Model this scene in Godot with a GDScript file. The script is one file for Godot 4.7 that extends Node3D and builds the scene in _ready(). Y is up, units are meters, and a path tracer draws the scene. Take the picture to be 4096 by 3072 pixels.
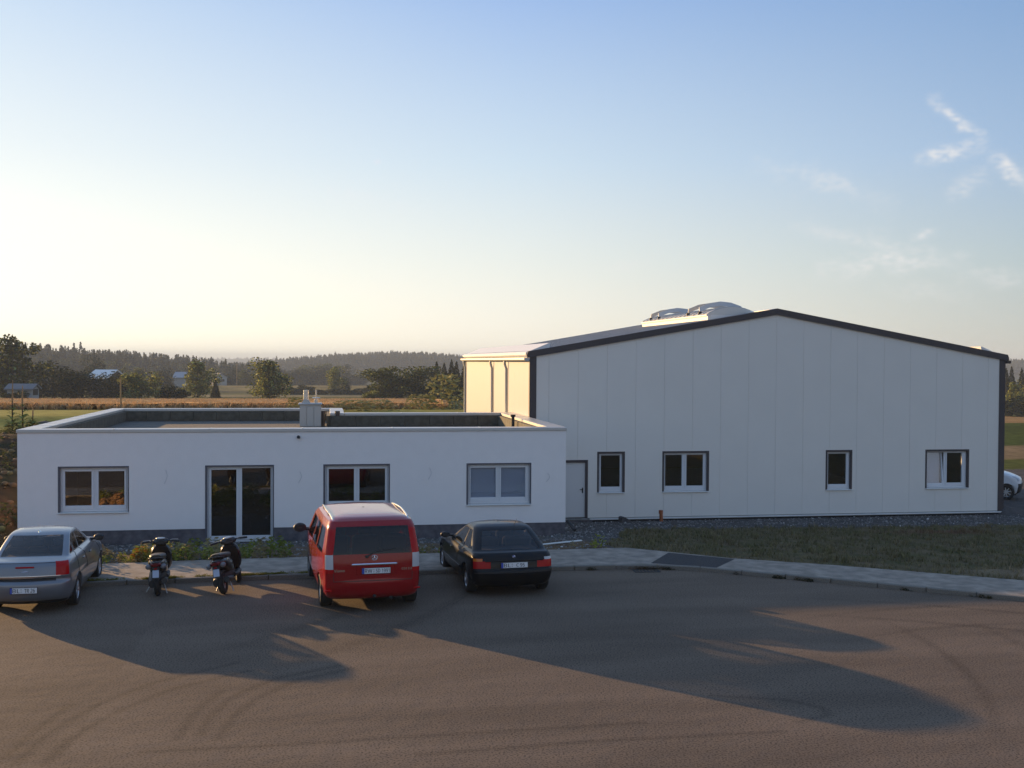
extends Node3D
# A flat-roofed office and a metal hall behind an asphalt lot with parked vehicles, low evening sun from behind left.

const LOT := 0.97
const EXPO := 3.6
var M := {}
var taken := {}
var rng := RandomNumberGenerator.new()
var noise := FastNoiseLite.new()
var noise2 := FastNoiseLite.new()

# ---------------------------------------------------------------- naming and adding
func numbered(called: String, parent: Node) -> String:
	var key := str(parent.get_instance_id()) + called
	var n: int = taken.get(key, 0)
	taken[key] = n + 1
	return called if n == 0 else "%s_%03d" % [called, n]

func tag(o: Node, label: String, category: String, group := "") -> Node:
	o.set_meta("label", label)
	o.set_meta("category", category)
	if group != "":
		o.set_meta("group", group)
	return o

func thing(called: String, label: String, category: String, at := Vector3.ZERO, turn := 0.0, group := "") -> Node3D:
	var o := Node3D.new()
	o.name = numbered(called, self)
	add_child(o, true)
	o.position = at
	o.rotation.y = turn
	tag(o, label, category, group)
	return o

func hang(called: String, mesh: Mesh, mt: Material, parent: Node = null) -> MeshInstance3D:
	var p: Node = self if parent == null else parent
	var o := MeshInstance3D.new()
	o.name = numbered(called, p)
	o.mesh = mesh
	o.material_override = mt
	p.add_child(o, true)
	return o

func obj(called: String, st: SurfaceTool, mt: Material, parent: Node = null) -> MeshInstance3D:
	st.generate_normals()
	return hang(called, st.commit(), mt, parent)

func struct_(o: Node) -> Node:
	o.set_meta("kind", "structure")
	return o

func stuff(o: Node) -> Node:
	o.set_meta("kind", "stuff")
	return o

func many(called: String, mesh: Mesh, mt: Material, xf: Array, cols: Array, parent: Node = null) -> MultiMeshInstance3D:
	var mm := MultiMesh.new()
	mm.transform_format = MultiMesh.TRANSFORM_3D
	mm.use_colors = cols.size() > 0
	mm.mesh = mesh
	mm.instance_count = xf.size()
	for i in xf.size():
		mm.set_instance_transform(i, xf[i])
		if cols.size() > 0:
			mm.set_instance_color(i, cols[i])
	var o := MultiMeshInstance3D.new()
	var p: Node = self if parent == null else parent
	o.name = numbered(called, p)
	o.multimesh = mm
	o.material_override = mt
	p.add_child(o, true)
	o.set_meta("kind", "stuff")
	return o

# ---------------------------------------------------------------- shapes
func mb() -> SurfaceTool:
	var st := SurfaceTool.new()
	st.begin(Mesh.PRIMITIVE_TRIANGLES)
	st.set_smooth_group(-1)
	return st

func tri(st: SurfaceTool, a: Vector3, b: Vector3, c: Vector3) -> void:
	st.add_vertex(a)
	st.add_vertex(c)
	st.add_vertex(b)

func quad(st: SurfaceTool, a: Vector3, b: Vector3, c: Vector3, d: Vector3) -> void:
	tri(st, a, b, c)
	tri(st, a, c, d)

# a convex face turned away from the point ref
func face(st: SurfaceTool, pts: Array, ref: Vector3) -> void:
	var a: Vector3 = pts[0]
	var b: Vector3 = pts[1]
	var c: Vector3 = pts[2]
	var out := (b - a).cross(c - a).dot((a + b + c) / 3.0 - ref) > 0.0
	for i in range(1, pts.size() - 1):
		if out:
			tri(st, pts[0], pts[i], pts[i + 1])
		else:
			tri(st, pts[0], pts[i + 1], pts[i])

func box(st: SurfaceTool, c: Vector3, s: Vector3, bev := 0.0, B := Basis()) -> void:
	var h := s * 0.5
	if bev <= 0.0:
		for ax in 3:
			for sg in [-1.0, 1.0]:
				var u := (ax + 1) % 3
				var v := (ax + 2) % 3
				var pts := []
				for k in [[-1, -1], [1, -1], [1, 1], [-1, 1]]:
					var p := Vector3.ZERO
					p[ax] = sg * h[ax]
					p[u] = k[0] * h[u]
					p[v] = k[1] * h[v]
					pts.append(c + B * p)
				face(st, pts, c)
		return
	var b: float = min(bev, min(h.x, min(h.y, h.z)) * 0.9)
	for ax in 3:
		var u := (ax + 1) % 3
		var v := (ax + 2) % 3
		for sg in [-1.0, 1.0]:
			var pts := []
			for k in [[-1, -1], [1, -1], [1, 1], [-1, 1]]:
				var p := Vector3.ZERO
				p[ax] = sg * h[ax]
				p[u] = k[0] * (h[u] - b)
				p[v] = k[1] * (h[v] - b)
				pts.append(c + B * p)
			face(st, pts, c)
		for su in [-1.0, 1.0]:
			for sv in [-1.0, 1.0]:
				var pts := []
				for k in [[0, -1], [0, 1], [1, 1], [1, -1]]:
					var p := Vector3.ZERO
					p[ax] = k[1] * (h[ax] - b)
					p[u] = su * (h[u] - (b if k[0] == 1 else 0.0))
					p[v] = sv * (h[v] - (0.0 if k[0] == 1 else b))
					pts.append(c + B * p)
				face(st, pts, c)
	for sx in [-1.0, 1.0]:
		for sy in [-1.0, 1.0]:
			for sz in [-1.0, 1.0]:
				var pts := []
				for ax in 3:
					var p := Vector3(sx * (h.x - b), sy * (h.y - b), sz * (h.z - b))
					p[ax] = [sx, sy, sz][ax] * h[ax]
					pts.append(c + B * p)
				face(st, pts, c)

# a box between two corners
func span(st: SurfaceTool, a: Vector3, b: Vector3, bev := 0.0) -> void:
	box(st, (a + b) * 0.5, (b - a).abs(), bev)

func cyl(st: SurfaceTool, a: Vector3, b: Vector3, ra: float, rb: float, n := 12, caps := true) -> void:
	var d := (b - a).normalized()
	var u := d.cross(Vector3.UP if absf(d.y) < 0.9 else Vector3.RIGHT).normalized()
	var v := d.cross(u)
	st.set_smooth_group(1)
	for i in n:
		var t0 := TAU * i / n
		var t1 := TAU * (i + 1) / n
		var e0 := u * cos(t0) + v * sin(t0)
		var e1 := u * cos(t1) + v * sin(t1)
		face(st, [a + e0 * ra, a + e1 * ra, b + e1 * rb, b + e0 * rb], (a + b) * 0.5 - (e0 + e1) * 0.01)
	st.set_smooth_group(-1)
	if caps:
		for i in n:
			var t0 := TAU * i / n
			var t1 := TAU * (i + 1) / n
			var e0 := u * cos(t0) + v * sin(t0)
			var e1 := u * cos(t1) + v * sin(t1)
			face(st, [a, a + e0 * ra, a + e1 * ra], a + d * 0.01)
			face(st, [b, b + e0 * rb, b + e1 * rb], b - d * 0.01)

func tube(st: SurfaceTool, pts: Array, r: float, n := 8, r1 := -1.0) -> void:
	var rings := []
	var last := Vector3.ZERO
	for i in pts.size():
		var d: Vector3 = (pts[min(i + 1, pts.size() - 1)] - pts[max(i - 1, 0)]).normalized()
		var u := last - d * last.dot(d)
		if u.length() < 0.01:
			u = d.cross(Vector3.UP if absf(d.y) < 0.9 else Vector3.RIGHT)
		u = u.normalized()
		last = u
		var v := d.cross(u)
		var rr := r if r1 < 0.0 else lerpf(r, r1, float(i) / (pts.size() - 1))
		var ring := []
		for k in n:
			ring.append(pts[i] + (u * cos(TAU * k / n) + v * sin(TAU * k / n)) * rr)
		rings.append(ring)
	st.set_smooth_group(1)
	for i in pts.size() - 1:
		var mid: Vector3 = (pts[i] + pts[i + 1]) * 0.5
		for k in n:
			face(st, [rings[i][k], rings[i][(k + 1) % n], rings[i + 1][(k + 1) % n], rings[i + 1][k]], mid)
	st.set_smooth_group(-1)
	face(st, rings[0], pts[1])
	face(st, rings[-1], pts[-2])

func ell(st: SurfaceTool, c: Vector3, r: Vector3, nu := 12, nv := 8, B := Basis()) -> void:
	st.set_smooth_group(1)
	for j in nv:
		for i in nu:
			var pts := []
			for k in [[0, 0], [1, 0], [1, 1], [0, 1]]:
				var th: float = TAU * (i + k[0]) / nu
				var ph: float = PI * (j + k[1]) / nv
				pts.append(c + B * (r * Vector3(sin(ph) * cos(th), cos(ph), sin(ph) * sin(th))))
			if j == 0:
				pts = [pts[0], pts[2], pts[3]]
			elif j == nv - 1:
				pts = [pts[0], pts[1], pts[2]]
			face(st, pts, c)
	st.set_smooth_group(-1)

# sections: [centre, half width (x), half height (y), exponent]; swept mainly along z
func loft(st: SurfaceTool, secs: Array, n := 16) -> void:
	var rings := []
	for s in secs:
		var ring := []
		for k in n:
			var t := TAU * k / n
			var e: float = 2.0 / s[3]
			ring.append(s[0] + Vector3(s[1] * signf(cos(t)) * pow(absf(cos(t)), e), s[2] * signf(sin(t)) * pow(absf(sin(t)), e), 0))
		rings.append(ring)
	st.set_smooth_group(1)
	for i in secs.size() - 1:
		var mid: Vector3 = (secs[i][0] + secs[i + 1][0]) * 0.5
		for k in n:
			face(st, [rings[i][k], rings[i][(k + 1) % n], rings[i + 1][(k + 1) % n], rings[i + 1][k]], mid)
	st.set_smooth_group(-1)
	face(st, rings[0], secs[1][0])
	face(st, rings[-1], secs[-2][0])

# a polygon in x and y drawn out along z, then put in place by X
func prism(st: SurfaceTool, poly: PackedVector2Array, z0: float, z1: float, X := Transform3D()) -> void:
	var idx := Geometry2D.triangulate_polygon(poly)
	var zc := (z0 + z1) * 0.5
	for i in range(0, idx.size(), 3):
		var p := [poly[idx[i]], poly[idx[i + 1]], poly[idx[i + 2]]]
		var m: Vector2 = (p[0] + p[1] + p[2]) / 3.0
		for z in [z0, z1]:
			face(st, p.map(func(q): return X * Vector3(q.x, q.y, z)), X * Vector3(m.x, m.y, zc))
	var ccw := not Geometry2D.is_polygon_clockwise(poly)
	for i in poly.size():
		var a := poly[i]
		var b := poly[(i + 1) % poly.size()]
		var o := Vector2(b.y - a.y, a.x - b.x) * (1.0 if ccw else -1.0)
		var m := (a + b) * 0.5 - o * 0.01
		face(st, [X * Vector3(a.x, a.y, z0), X * Vector3(b.x, b.y, z0), X * Vector3(b.x, b.y, z1), X * Vector3(a.x, a.y, z1)], X * Vector3(m.x, m.y, zc))

# profile of (x along the axle, radius), turned round the x axis
func lathe(st: SurfaceTool, prof: Array, c: Vector3, n := 28) -> void:
	st.set_smooth_group(1)
	for j in prof.size() - 1:
		for i in n:
			var t0 := TAU * i / n
			var t1 := TAU * (i + 1) / n
			var a: Vector2 = prof[j]
			var b: Vector2 = prof[j + 1]
			quad(st, c + Vector3(a.x, a.y * cos(t0), a.y * sin(t0)), c + Vector3(a.x, a.y * cos(t1), a.y * sin(t1)), c + Vector3(b.x, b.y * cos(t1), b.y * sin(t1)), c + Vector3(b.x, b.y * cos(t0), b.y * sin(t0)))
	st.set_smooth_group(-1)

# four bars round an opening
func ring(st: SurfaceTool, x0: float, x1: float, y0: float, y1: float, z0: float, z1: float, l: float, r: float, t: float, b: float, bev := 0.0) -> void:
	span(st, Vector3(x0, y0, z0), Vector3(x0 + l, y1, z1), bev)
	span(st, Vector3(x1 - r, y0, z0), Vector3(x1, y1, z1), bev)
	if t > 0.0:
		span(st, Vector3(x0 + l, y1 - t, z0), Vector3(x1 - r, y1, z1), bev)
	if b > 0.0:
		span(st, Vector3(x0 + l, y0, z0), Vector3(x1 - r, y0 + b, z1), bev)

# a wall in the plane of x and y with openings [xa, xb, ya, yb]; top(x) gives its upper edge
func pierced(st: SurfaceTool, x0: float, x1: float, y0: float, top: Callable, holes: Array, z0: float, z1: float) -> void:
	var xs := [x0, x1]
	for h in holes:
		for x in [h[0], h[1]]:
			if x > x0 + 0.001 and x < x1 - 0.001 and not xs.has(x):
				xs.append(x)
	xs.sort()
	for i in xs.size() - 1:
		var a: float = xs[i]
		var b: float = xs[i + 1]
		var cuts := []
		for h in holes:
			if h[0] < (a + b) * 0.5 and h[1] > (a + b) * 0.5:
				cuts.append([h[2], h[3]])
		cuts.sort_custom(func(p, q): return p[0] < q[0])
		var ys := [y0]
		for c in cuts:
			ys.append(c[0])
			ys.append(c[1])
		ys.append(-1.0)
		for k in range(0, ys.size(), 2):
			var lo: float = ys[k]
			var ha: float = top.call(a) if k == ys.size() - 2 else ys[k + 1]
			var hb: float = top.call(b) if k == ys.size() - 2 else ys[k + 1]
			if max(ha, hb) - lo < 0.004:
				continue
			var cc := Vector3((a + b) * 0.5, (lo + (ha + hb) * 0.5) * 0.5, (z0 + z1) * 0.5)
			var p := [Vector3(a, lo, 0), Vector3(b, lo, 0), Vector3(b, hb, 0), Vector3(a, ha, 0)]
			for z in [z0, z1]:
				face(st, p.map(func(q): return Vector3(q.x, q.y, z)), cc)
			for e in 4:
				var inner_left := e == 3 and i > 0 and absf(a - x0) > 0.001 and not edge_open(holes, a, lo, ha, -1)
				var inner_right := e == 1 and i < xs.size() - 2 and not edge_open(holes, b, lo, hb, 1)
				if inner_left or inner_right:
					continue
				var q0: Vector3 = p[e]
				var q1: Vector3 = p[(e + 1) % 4]
				face(st, [Vector3(q0.x, q0.y, z0), Vector3(q1.x, q1.y, z0), Vector3(q1.x, q1.y, z1), Vector3(q0.x, q0.y, z1)], cc)

func edge_open(holes: Array, x: float, _lo: float, _hi: float, side: int) -> bool:
	for h in holes:
		if (side < 0 and absf(h[1] - x) < 0.001) or (side > 0 and absf(h[0] - x) < 0.001):
			return true
	return false

func lettering(text: String, h: float, mt: Material, parent: Node, at: Vector3, B := Basis(), called := "lettering", bold := true) -> MeshInstance3D:
	var f := SystemFont.new()
	f.font_names = PackedStringArray(["Droid Sans"])
	f.font_weight = 700 if bold else 400
	var t := TextMesh.new()
	t.text = text
	t.font = f
	t.font_size = 64
	t.pixel_size = h / 46.0
	t.depth = 0.004
	t.curve_step = 4.0
	var o := hang(called, t, mt, parent)
	o.position = at
	o.basis = B
	return o

# ---------------------------------------------------------------- materials
func lin(r: float, g: float, b: float, a := 1.0) -> Color:
	var c := Color(r, g, b).linear_to_srgb()
	c.a = a
	return c

func mk(key: String, c: Color, rough: float, metal := 0.0, spec := 0.5) -> StandardMaterial3D:
	var m := StandardMaterial3D.new()
	m.resource_name = key
	m.albedo_color = c
	m.roughness = rough
	m.metallic = metal
	m.metallic_specular = spec
	M[key] = m
	return m

func ntex(seed_: int, freq: float, oct: int, lo: float, hi: float, size := 512, kind := FastNoiseLite.TYPE_SIMPLEX_SMOOTH) -> NoiseTexture2D:
	var n := FastNoiseLite.new()
	n.seed = seed_
	n.frequency = freq
	n.fractal_octaves = oct
	n.noise_type = kind
	var t := NoiseTexture2D.new()
	t.width = size
	t.height = size
	t.seamless = true
	t.noise = n
	var g := Gradient.new()
	g.set_color(0, Color(lo, lo, lo))
	g.set_color(1, Color(hi, hi, hi))
	t.color_ramp = g
	return t

func tritex(m: StandardMaterial3D, albedo: Texture2D, scale: float, bump: Texture2D = null, depth := 1.0) -> void:
	m.uv1_triplanar = true
	m.uv1_world_triplanar = true
	m.uv1_scale = Vector3.ONE * scale
	if albedo:
		m.albedo_texture = albedo
	if bump:
		m.heightmap_enabled = true
		m.heightmap_texture = bump
		m.heightmap_scale = depth

func materials() -> void:
	var soft := ntex(3, 0.02, 5, 0.985, 1.0)
	var mott := ntex(5, 0.012, 4, 0.72, 1.0)
	var grain := ntex(9, 0.12, 3, 0.55, 1.0, 512)
	var bump := ntex(11, 0.25, 2, 0.0, 1.0, 512)
	var m := mk("plaster", lin(0.93, 0.88, 0.84), 0.9)
	tritex(m, soft, 0.25, bump, 0.25)
	m = mk("plinth", lin(0.16, 0.15, 0.165), 0.85)
	tritex(m, mott, 0.6, bump, 0.3)
	m = mk("concrete", lin(0.30, 0.29, 0.27), 0.9)
	tritex(m, mott, 0.5, bump, 0.3)
	m = mk("walk", lin(0.36, 0.30, 0.24), 0.92)
	tritex(m, mott, 0.35, bump, 0.5)
	m = mk("kerb", lin(0.30, 0.265, 0.22), 0.9)
	tritex(m, grain, 0.7, bump, 0.5)
	m = mk("patch", lin(0.05, 0.048, 0.05), 0.9)
	tritex(m, grain, 0.8, bump, 0.5)
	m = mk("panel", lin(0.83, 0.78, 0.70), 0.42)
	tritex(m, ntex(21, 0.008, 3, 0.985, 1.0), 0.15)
	m = mk("panel_sun_toned", lin(0.29, 0.295, 0.33), 0.5)  # cladding colour darkened and cooled here to offset strong sun on the side wall
	mk("dark_trim", lin(0.052, 0.044, 0.048), 0.45)
	mk("trim_blue", lin(0.10, 0.10, 0.12), 0.5)
	mk("dark", lin(0.02, 0.02, 0.02), 0.8)
	m = mk("interior", lin(0.10, 0.085, 0.075), 0.9)
	m = mk("roofing", lin(0.20, 0.185, 0.16), 0.95)
	tritex(m, grain, 0.5, bump, 0.5)
	m = mk("membrane", lin(0.135, 0.122, 0.092), 0.85)
	tritex(m, mott, 0.5)
	m = mk("coping", lin(0.56, 0.55, 0.52), 0.38, 0.35)
	mk("roof_sheet", lin(0.34, 0.35, 0.37), 0.38, 0.3)
	mk("zinc", lin(0.50, 0.50, 0.48), 0.45, 0.5)
	mk("steel", lin(0.62, 0.62, 0.60), 0.25, 0.9)
	mk("brown_pipe", lin(0.075, 0.05, 0.04), 0.35)
	mk("pvc", lin(0.72, 0.73, 0.74), 0.35)
	mk("white_sheet", lin(0.75, 0.74, 0.70), 0.4)
	mk("vault", lin(0.62, 0.61, 0.56), 0.5)
	mk("flap", lin(0.50, 0.50, 0.49), 0.5)
	mk("mirror_face", lin(0.03, 0.035, 0.04), 0.08)
	mk("dark_red_lens", lin(0.13, 0.006, 0.008), 0.15)
	mk("cable", lin(0.45, 0.45, 0.46), 0.7)
	mk("moped_plate", lin(0.42, 0.48, 0.58), 0.5)
	mk("dim_lens", lin(0.16, 0.16, 0.17), 0.1)
	mk("blind", lin(0.66, 0.78, 0.97), 0.8)
	mk("door_grey", lin(0.64, 0.63, 0.61), 0.5)
	m = mk("glass", Color(0.02, 0.025, 0.02, 0.06), 0.01)
	m.transparency = BaseMaterial3D.TRANSPARENCY_ALPHA
	m = mk("car_glass", Color(0.02, 0.025, 0.03, 0.38), 0.02)
	m.transparency = BaseMaterial3D.TRANSPARENCY_ALPHA
	m = mk("dark_glass", Color(0.02, 0.022, 0.028, 0.74), 0.02)
	m.transparency = BaseMaterial3D.TRANSPARENCY_ALPHA
	for p in [["red_paint", lin(0.28, 0.006, 0.009), 0.0], ["black_paint", lin(0.010, 0.010, 0.011), 0.0], ["silver_paint", lin(0.19, 0.20, 0.22), 0.45], ["white_paint", lin(0.74, 0.75, 0.76), 0.0], ["scooter_paint", lin(0.016, 0.012, 0.012), 0.0]]:
		m = mk(p[0], p[1], 0.34, p[2])
		m.clearcoat_enabled = true
		m.clearcoat = 1.0 if p[0] == "red_paint" else (0.45 if p[0] == "black_paint" else 0.75)
		m.clearcoat_roughness = 0.05
		m.metallic_specular = 0.12 if p[2] == 0.0 else 0.4
	mk("plastic", lin(0.022, 0.022, 0.023), 0.55)
	mk("cabin", lin(0.03, 0.03, 0.032), 0.85)
	mk("tyre", lin(0.014, 0.014, 0.014), 0.8)
	mk("alloy", lin(0.45, 0.45, 0.46), 0.35, 0.8)
	mk("chrome", lin(0.80, 0.82, 0.86), 0.12, 1.0)
	m = mk("red_lens", lin(0.42, 0.008, 0.010), 0.15, 0.0, 0.3)
	m = mk("clear_lens", lin(0.46, 0.46, 0.48), 0.12)
	m.clearcoat_enabled = true
	mk("orange_lens", lin(0.6, 0.16, 0.02), 0.15)
	mk("plate_white", lin(0.72, 0.72, 0.72), 0.4)
	mk("plate_blue", lin(0.02, 0.06, 0.38), 0.4)
	mk("ink", lin(0.015, 0.015, 0.015), 0.5)
	mk("seat_cover", lin(0.03, 0.026, 0.024), 0.5)
	mk("orange_pipe", lin(0.34, 0.095, 0.03), 0.5)
	m = mk("wood", lin(0.28, 0.19, 0.10), 0.85)
	m = mk("bark", lin(0.07, 0.05, 0.035), 0.95)
	m = mk("stone", lin(0.11, 0.10, 0.10), 0.95)
	tritex(m, mott, 0.8, bump, 0.5)
	m = mk("ground", Color.WHITE, 0.97, 0.0, 0.2)
	m.vertex_color_use_as_albedo = true
	tritex(m, grain, 0.45, bump, 1.2)
	m = mk("land", Color.WHITE, 1.0, 0.0, 0.1)
	m.vertex_color_use_as_albedo = true
	tritex(m, ntex(31, 0.03, 5, 0.7, 1.0), 0.05)
	m = mk("blade", Color.WHITE, 0.8, 0.0, 0.2)
	m.vertex_color_use_as_albedo = true
	m.backlight_enabled = true
	m.backlight = Color(0.75, 0.75, 0.75)
	m.cull_mode = BaseMaterial3D.CULL_DISABLED
	m = mk("pale_leaf", lin(0.30, 0.28, 0.12), 0.8, 0.0, 0.2)
	m.vertex_color_use_as_albedo = true
	m.backlight_enabled = true
	m.backlight = Color(0.6, 0.6, 0.6)
	m = mk("leaf", Color.WHITE, 0.75, 0.0, 0.2)
	m.vertex_color_use_as_albedo = true
	m.backlight_enabled = true
	m.backlight = Color(0.6, 0.6, 0.6)
	m.cull_mode = BaseMaterial3D.CULL_DISABLED
	m = mk("pebble", Color.WHITE, 0.9)
	m.vertex_color_use_as_albedo = true
	m = mk("rooftile", lin(0.15, 0.15, 0.16), 0.7)
	m = mk("house_wall", lin(0.34, 0.34, 0.33), 0.9)
	m = mk("barn_wood", lin(0.06, 0.045, 0.04), 0.9)
	# asphalt: worn grain with long tyre arcs
	m = mk("asphalt", lin(0.184, 0.138, 0.102), 0.93, 0.0, 0.3)
	m.albedo_texture = asphalt_image()
	m.heightmap_enabled = true
	m.heightmap_texture = bump
	m.heightmap_scale = 0.6
	m.uv1_triplanar = true
	m.uv1_world_triplanar = true
	m.uv1_scale = Vector3.ONE / 40.0
	m.uv1_offset = Vector3(0.5, 0, 0.05)
	m.detail_enabled = true
	m.detail_blend_mode = BaseMaterial3D.BLEND_MODE_MUL
	m.detail_uv_layer = BaseMaterial3D.DETAIL_UV_2
	m.uv2_triplanar = true
	m.uv2_world_triplanar = true
	m.uv2_scale = Vector3.ONE * 0.63
	m.detail_albedo = ntex(41, 0.075, 5, 0.45, 1.55)

func asphalt_image() -> ImageTexture:
	var n := 1024
	var im := Image.create(n, n, false, Image.FORMAT_RGB8)
	var v := PackedFloat32Array()
	v.resize(n * n)
	noise.seed = 77
	noise.frequency = 0.012
	noise.fractal_octaves = 4
	for y in n:
		for x in n:
			v[y * n + x] = 0.93 + 0.12 * noise.get_noise_2d(x * 0.5, y * 2.2)
	# tyre arcs, first those that can be followed on the lot (points in metres), then faint ones at random
	var tracks := [[-20.55,26.18,-20.44,25.13,-20.1,24.02,-19.4,22.89,-18.2,21.9],[-20.2,26.23,-20.1,25.34,-19.7,24.28,-19.1,23.28,-18.0,22.4],[-18.46,25.42,-18.4,24.58,-18.13,23.66,-17.58,22.91,-16.6,22.3],[-18.21,25.64,-18.11,24.72,-17.8,23.83,-17.3,23.08,-16.4,22.5],[-19.12,25.92,-17.45,25.92,-15.11,25.83,-12.6,25.74],[-10.63,26.03,-10.06,25.82,-10.0,25.51,-10.35,25.08,-11.4,24.7],[-20.73,25.92,-20.64,25.01,-20.4,23.77],[-15.76,26.51,-13.39,26.36,-10.9,26.37],[-18.73,25.56,-18.63,24.45,-18.35,23.4]]
	for t in tracks:
		for i in range(0, t.size() - 2, 2):
			var pa := Vector2((t[i] / 40.0 + 0.5) * n, (t[i + 1] / 40.0 + 0.05) * n)
			var pb := Vector2((t[i + 2] / 40.0 + 0.5) * n, (t[i + 3] / 40.0 + 0.05) * n)
			var nrm := (pb - pa).normalized().orthogonal()
			var steps := int((pb - pa).length() * 1.5)
			for q in steps:
				var c := pa.lerp(pb, float(q) / steps)
				for j in range(-9, 10):
					var w := exp(-j * j / 9.0) * 0.045
					var p := c + nrm * j * 0.6
					v[posmod(int(p.y), n) * n + posmod(int(p.x), n)] -= w
	var r := RandomNumberGenerator.new()
	r.seed = 5
	for k in 16:
		var cx := r.randf_range(0, n)
		var cy := r.randf_range(0, n)
		var rad := r.randf_range(60, 420)
		var a0 := r.randf_range(0, TAU)
		var a1 := a0 + r.randf_range(0.5, 1.6)
		var wd := r.randf_range(2.0, 5.0)
		var dk := r.randf_range(0.06, 0.18)
		for pair in [0.0, 40.0]:
			var steps := int((a1 - a0) * rad)
			for i in steps:
				var a := lerpf(a0, a1, float(i) / steps)
				var fade := sin(PI * i / steps)
				for j in range(-6, 7):
					var q := exp(-j * j / (wd * wd)) * dk * fade
					var px := posmod(int(cx + cos(a) * (rad + pair + j)), n)
					var py := posmod(int(cy + sin(a) * (rad + pair + j)), n)
					v[py * n + px] -= q * 0.8
	for y in n:
		for x in n:
			var g: float = clampf(v[y * n + x], 0.3, 1.0)
			im.set_pixel(x, y, Color(g, g, g))
	return ImageTexture.create_from_image(im)

# ---------------------------------------------------------------- sky, sun, camera
const SKY_E := [0.0, 5.0, 10.0, 18.0, 35.0, 90.0]
const SKY_A := [0.0, 25.0, 50.0, 75.0, 120.0, 180.0]
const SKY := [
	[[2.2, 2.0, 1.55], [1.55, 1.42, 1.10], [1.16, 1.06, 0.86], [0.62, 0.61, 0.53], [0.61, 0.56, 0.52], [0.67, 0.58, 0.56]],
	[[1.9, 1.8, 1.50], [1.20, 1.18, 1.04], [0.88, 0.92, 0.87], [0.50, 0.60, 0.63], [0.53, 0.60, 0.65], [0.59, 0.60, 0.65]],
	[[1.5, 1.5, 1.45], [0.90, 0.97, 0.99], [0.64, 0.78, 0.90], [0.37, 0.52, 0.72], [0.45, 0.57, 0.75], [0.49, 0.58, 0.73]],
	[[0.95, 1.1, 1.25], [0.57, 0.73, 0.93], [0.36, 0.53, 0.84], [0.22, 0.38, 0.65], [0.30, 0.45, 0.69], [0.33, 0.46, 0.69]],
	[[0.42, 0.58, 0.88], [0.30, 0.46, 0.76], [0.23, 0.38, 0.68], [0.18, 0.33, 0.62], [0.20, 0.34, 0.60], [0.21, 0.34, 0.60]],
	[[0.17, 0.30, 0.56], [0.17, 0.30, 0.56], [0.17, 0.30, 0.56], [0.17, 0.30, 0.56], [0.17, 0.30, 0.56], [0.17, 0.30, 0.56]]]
# thin cirrus: points (bearing, height in degrees), half width, strength
const WISPS := [[[29.88,12.61,31.07,11.57,32.16,10.7],0.19,0.45],[[29.33,9.87,30.37,10.03,32.3,10.28],0.24,0.45],[[32.61,9.67,33.42,9.24,34.31,8.41],0.24,0.5],[[31.01,8.06,32.22,9.02],0.33,0.28],[[21.9,9.97,24.59,9.1,27.66,7.94],0.43,0.16],[[24.59,9.54,26.36,8.37],0.29,0.14],[[23.73,6.83,25.5,6.38,27.68,5.88],0.26,0.22],[[27.25,6.11,28.75,5.73],0.33,0.28],[[29.27,6.12,30.04,6.31],0.14,0.38],[[25.08,4.7,27.69,4.92,31.25,5.18],0.36,0.36],[[31.27,4.35,34.08,3.99],0.31,0.2],[[-5.11,9.18,-1.96,8.97,1.27,8.28,5.26,7.5],0.29,0.22],[[-0.12,7.89,4.56,7.03],0.29,0.14],[[14.06,4.91,16.41,5.11],0.17,0.2],[[1.86,6.14,3.62,5.96],0.17,0.18],[[4.56,6.03,6.93,6.29],0.17,0.13],[[5.28,3.17,16.42,3.26],0.33,0.14],[[-1.95,4.67,2.22,4.66],0.14,0.15],[[2.31,10.04,2.64,10.12],0.05,0.5],[[28.13,3.74,31.89,3.24],0.29,0.12]]
const SUN_BEARING := -40.5
const SUN_HEIGHT := 9.25

func cell(t: Array, v: float) -> Array:
	for i in t.size() - 1:
		if v <= t[i + 1]:
			return [i, (v - t[i]) / (t[i + 1] - t[i])]
	return [t.size() - 2, 1.0]

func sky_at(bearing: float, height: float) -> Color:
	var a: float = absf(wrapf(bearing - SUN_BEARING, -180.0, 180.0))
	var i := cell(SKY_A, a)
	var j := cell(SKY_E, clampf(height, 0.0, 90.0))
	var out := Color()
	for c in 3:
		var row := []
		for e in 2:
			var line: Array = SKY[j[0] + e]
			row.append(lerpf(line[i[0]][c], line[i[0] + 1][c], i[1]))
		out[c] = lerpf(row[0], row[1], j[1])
	return out

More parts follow.
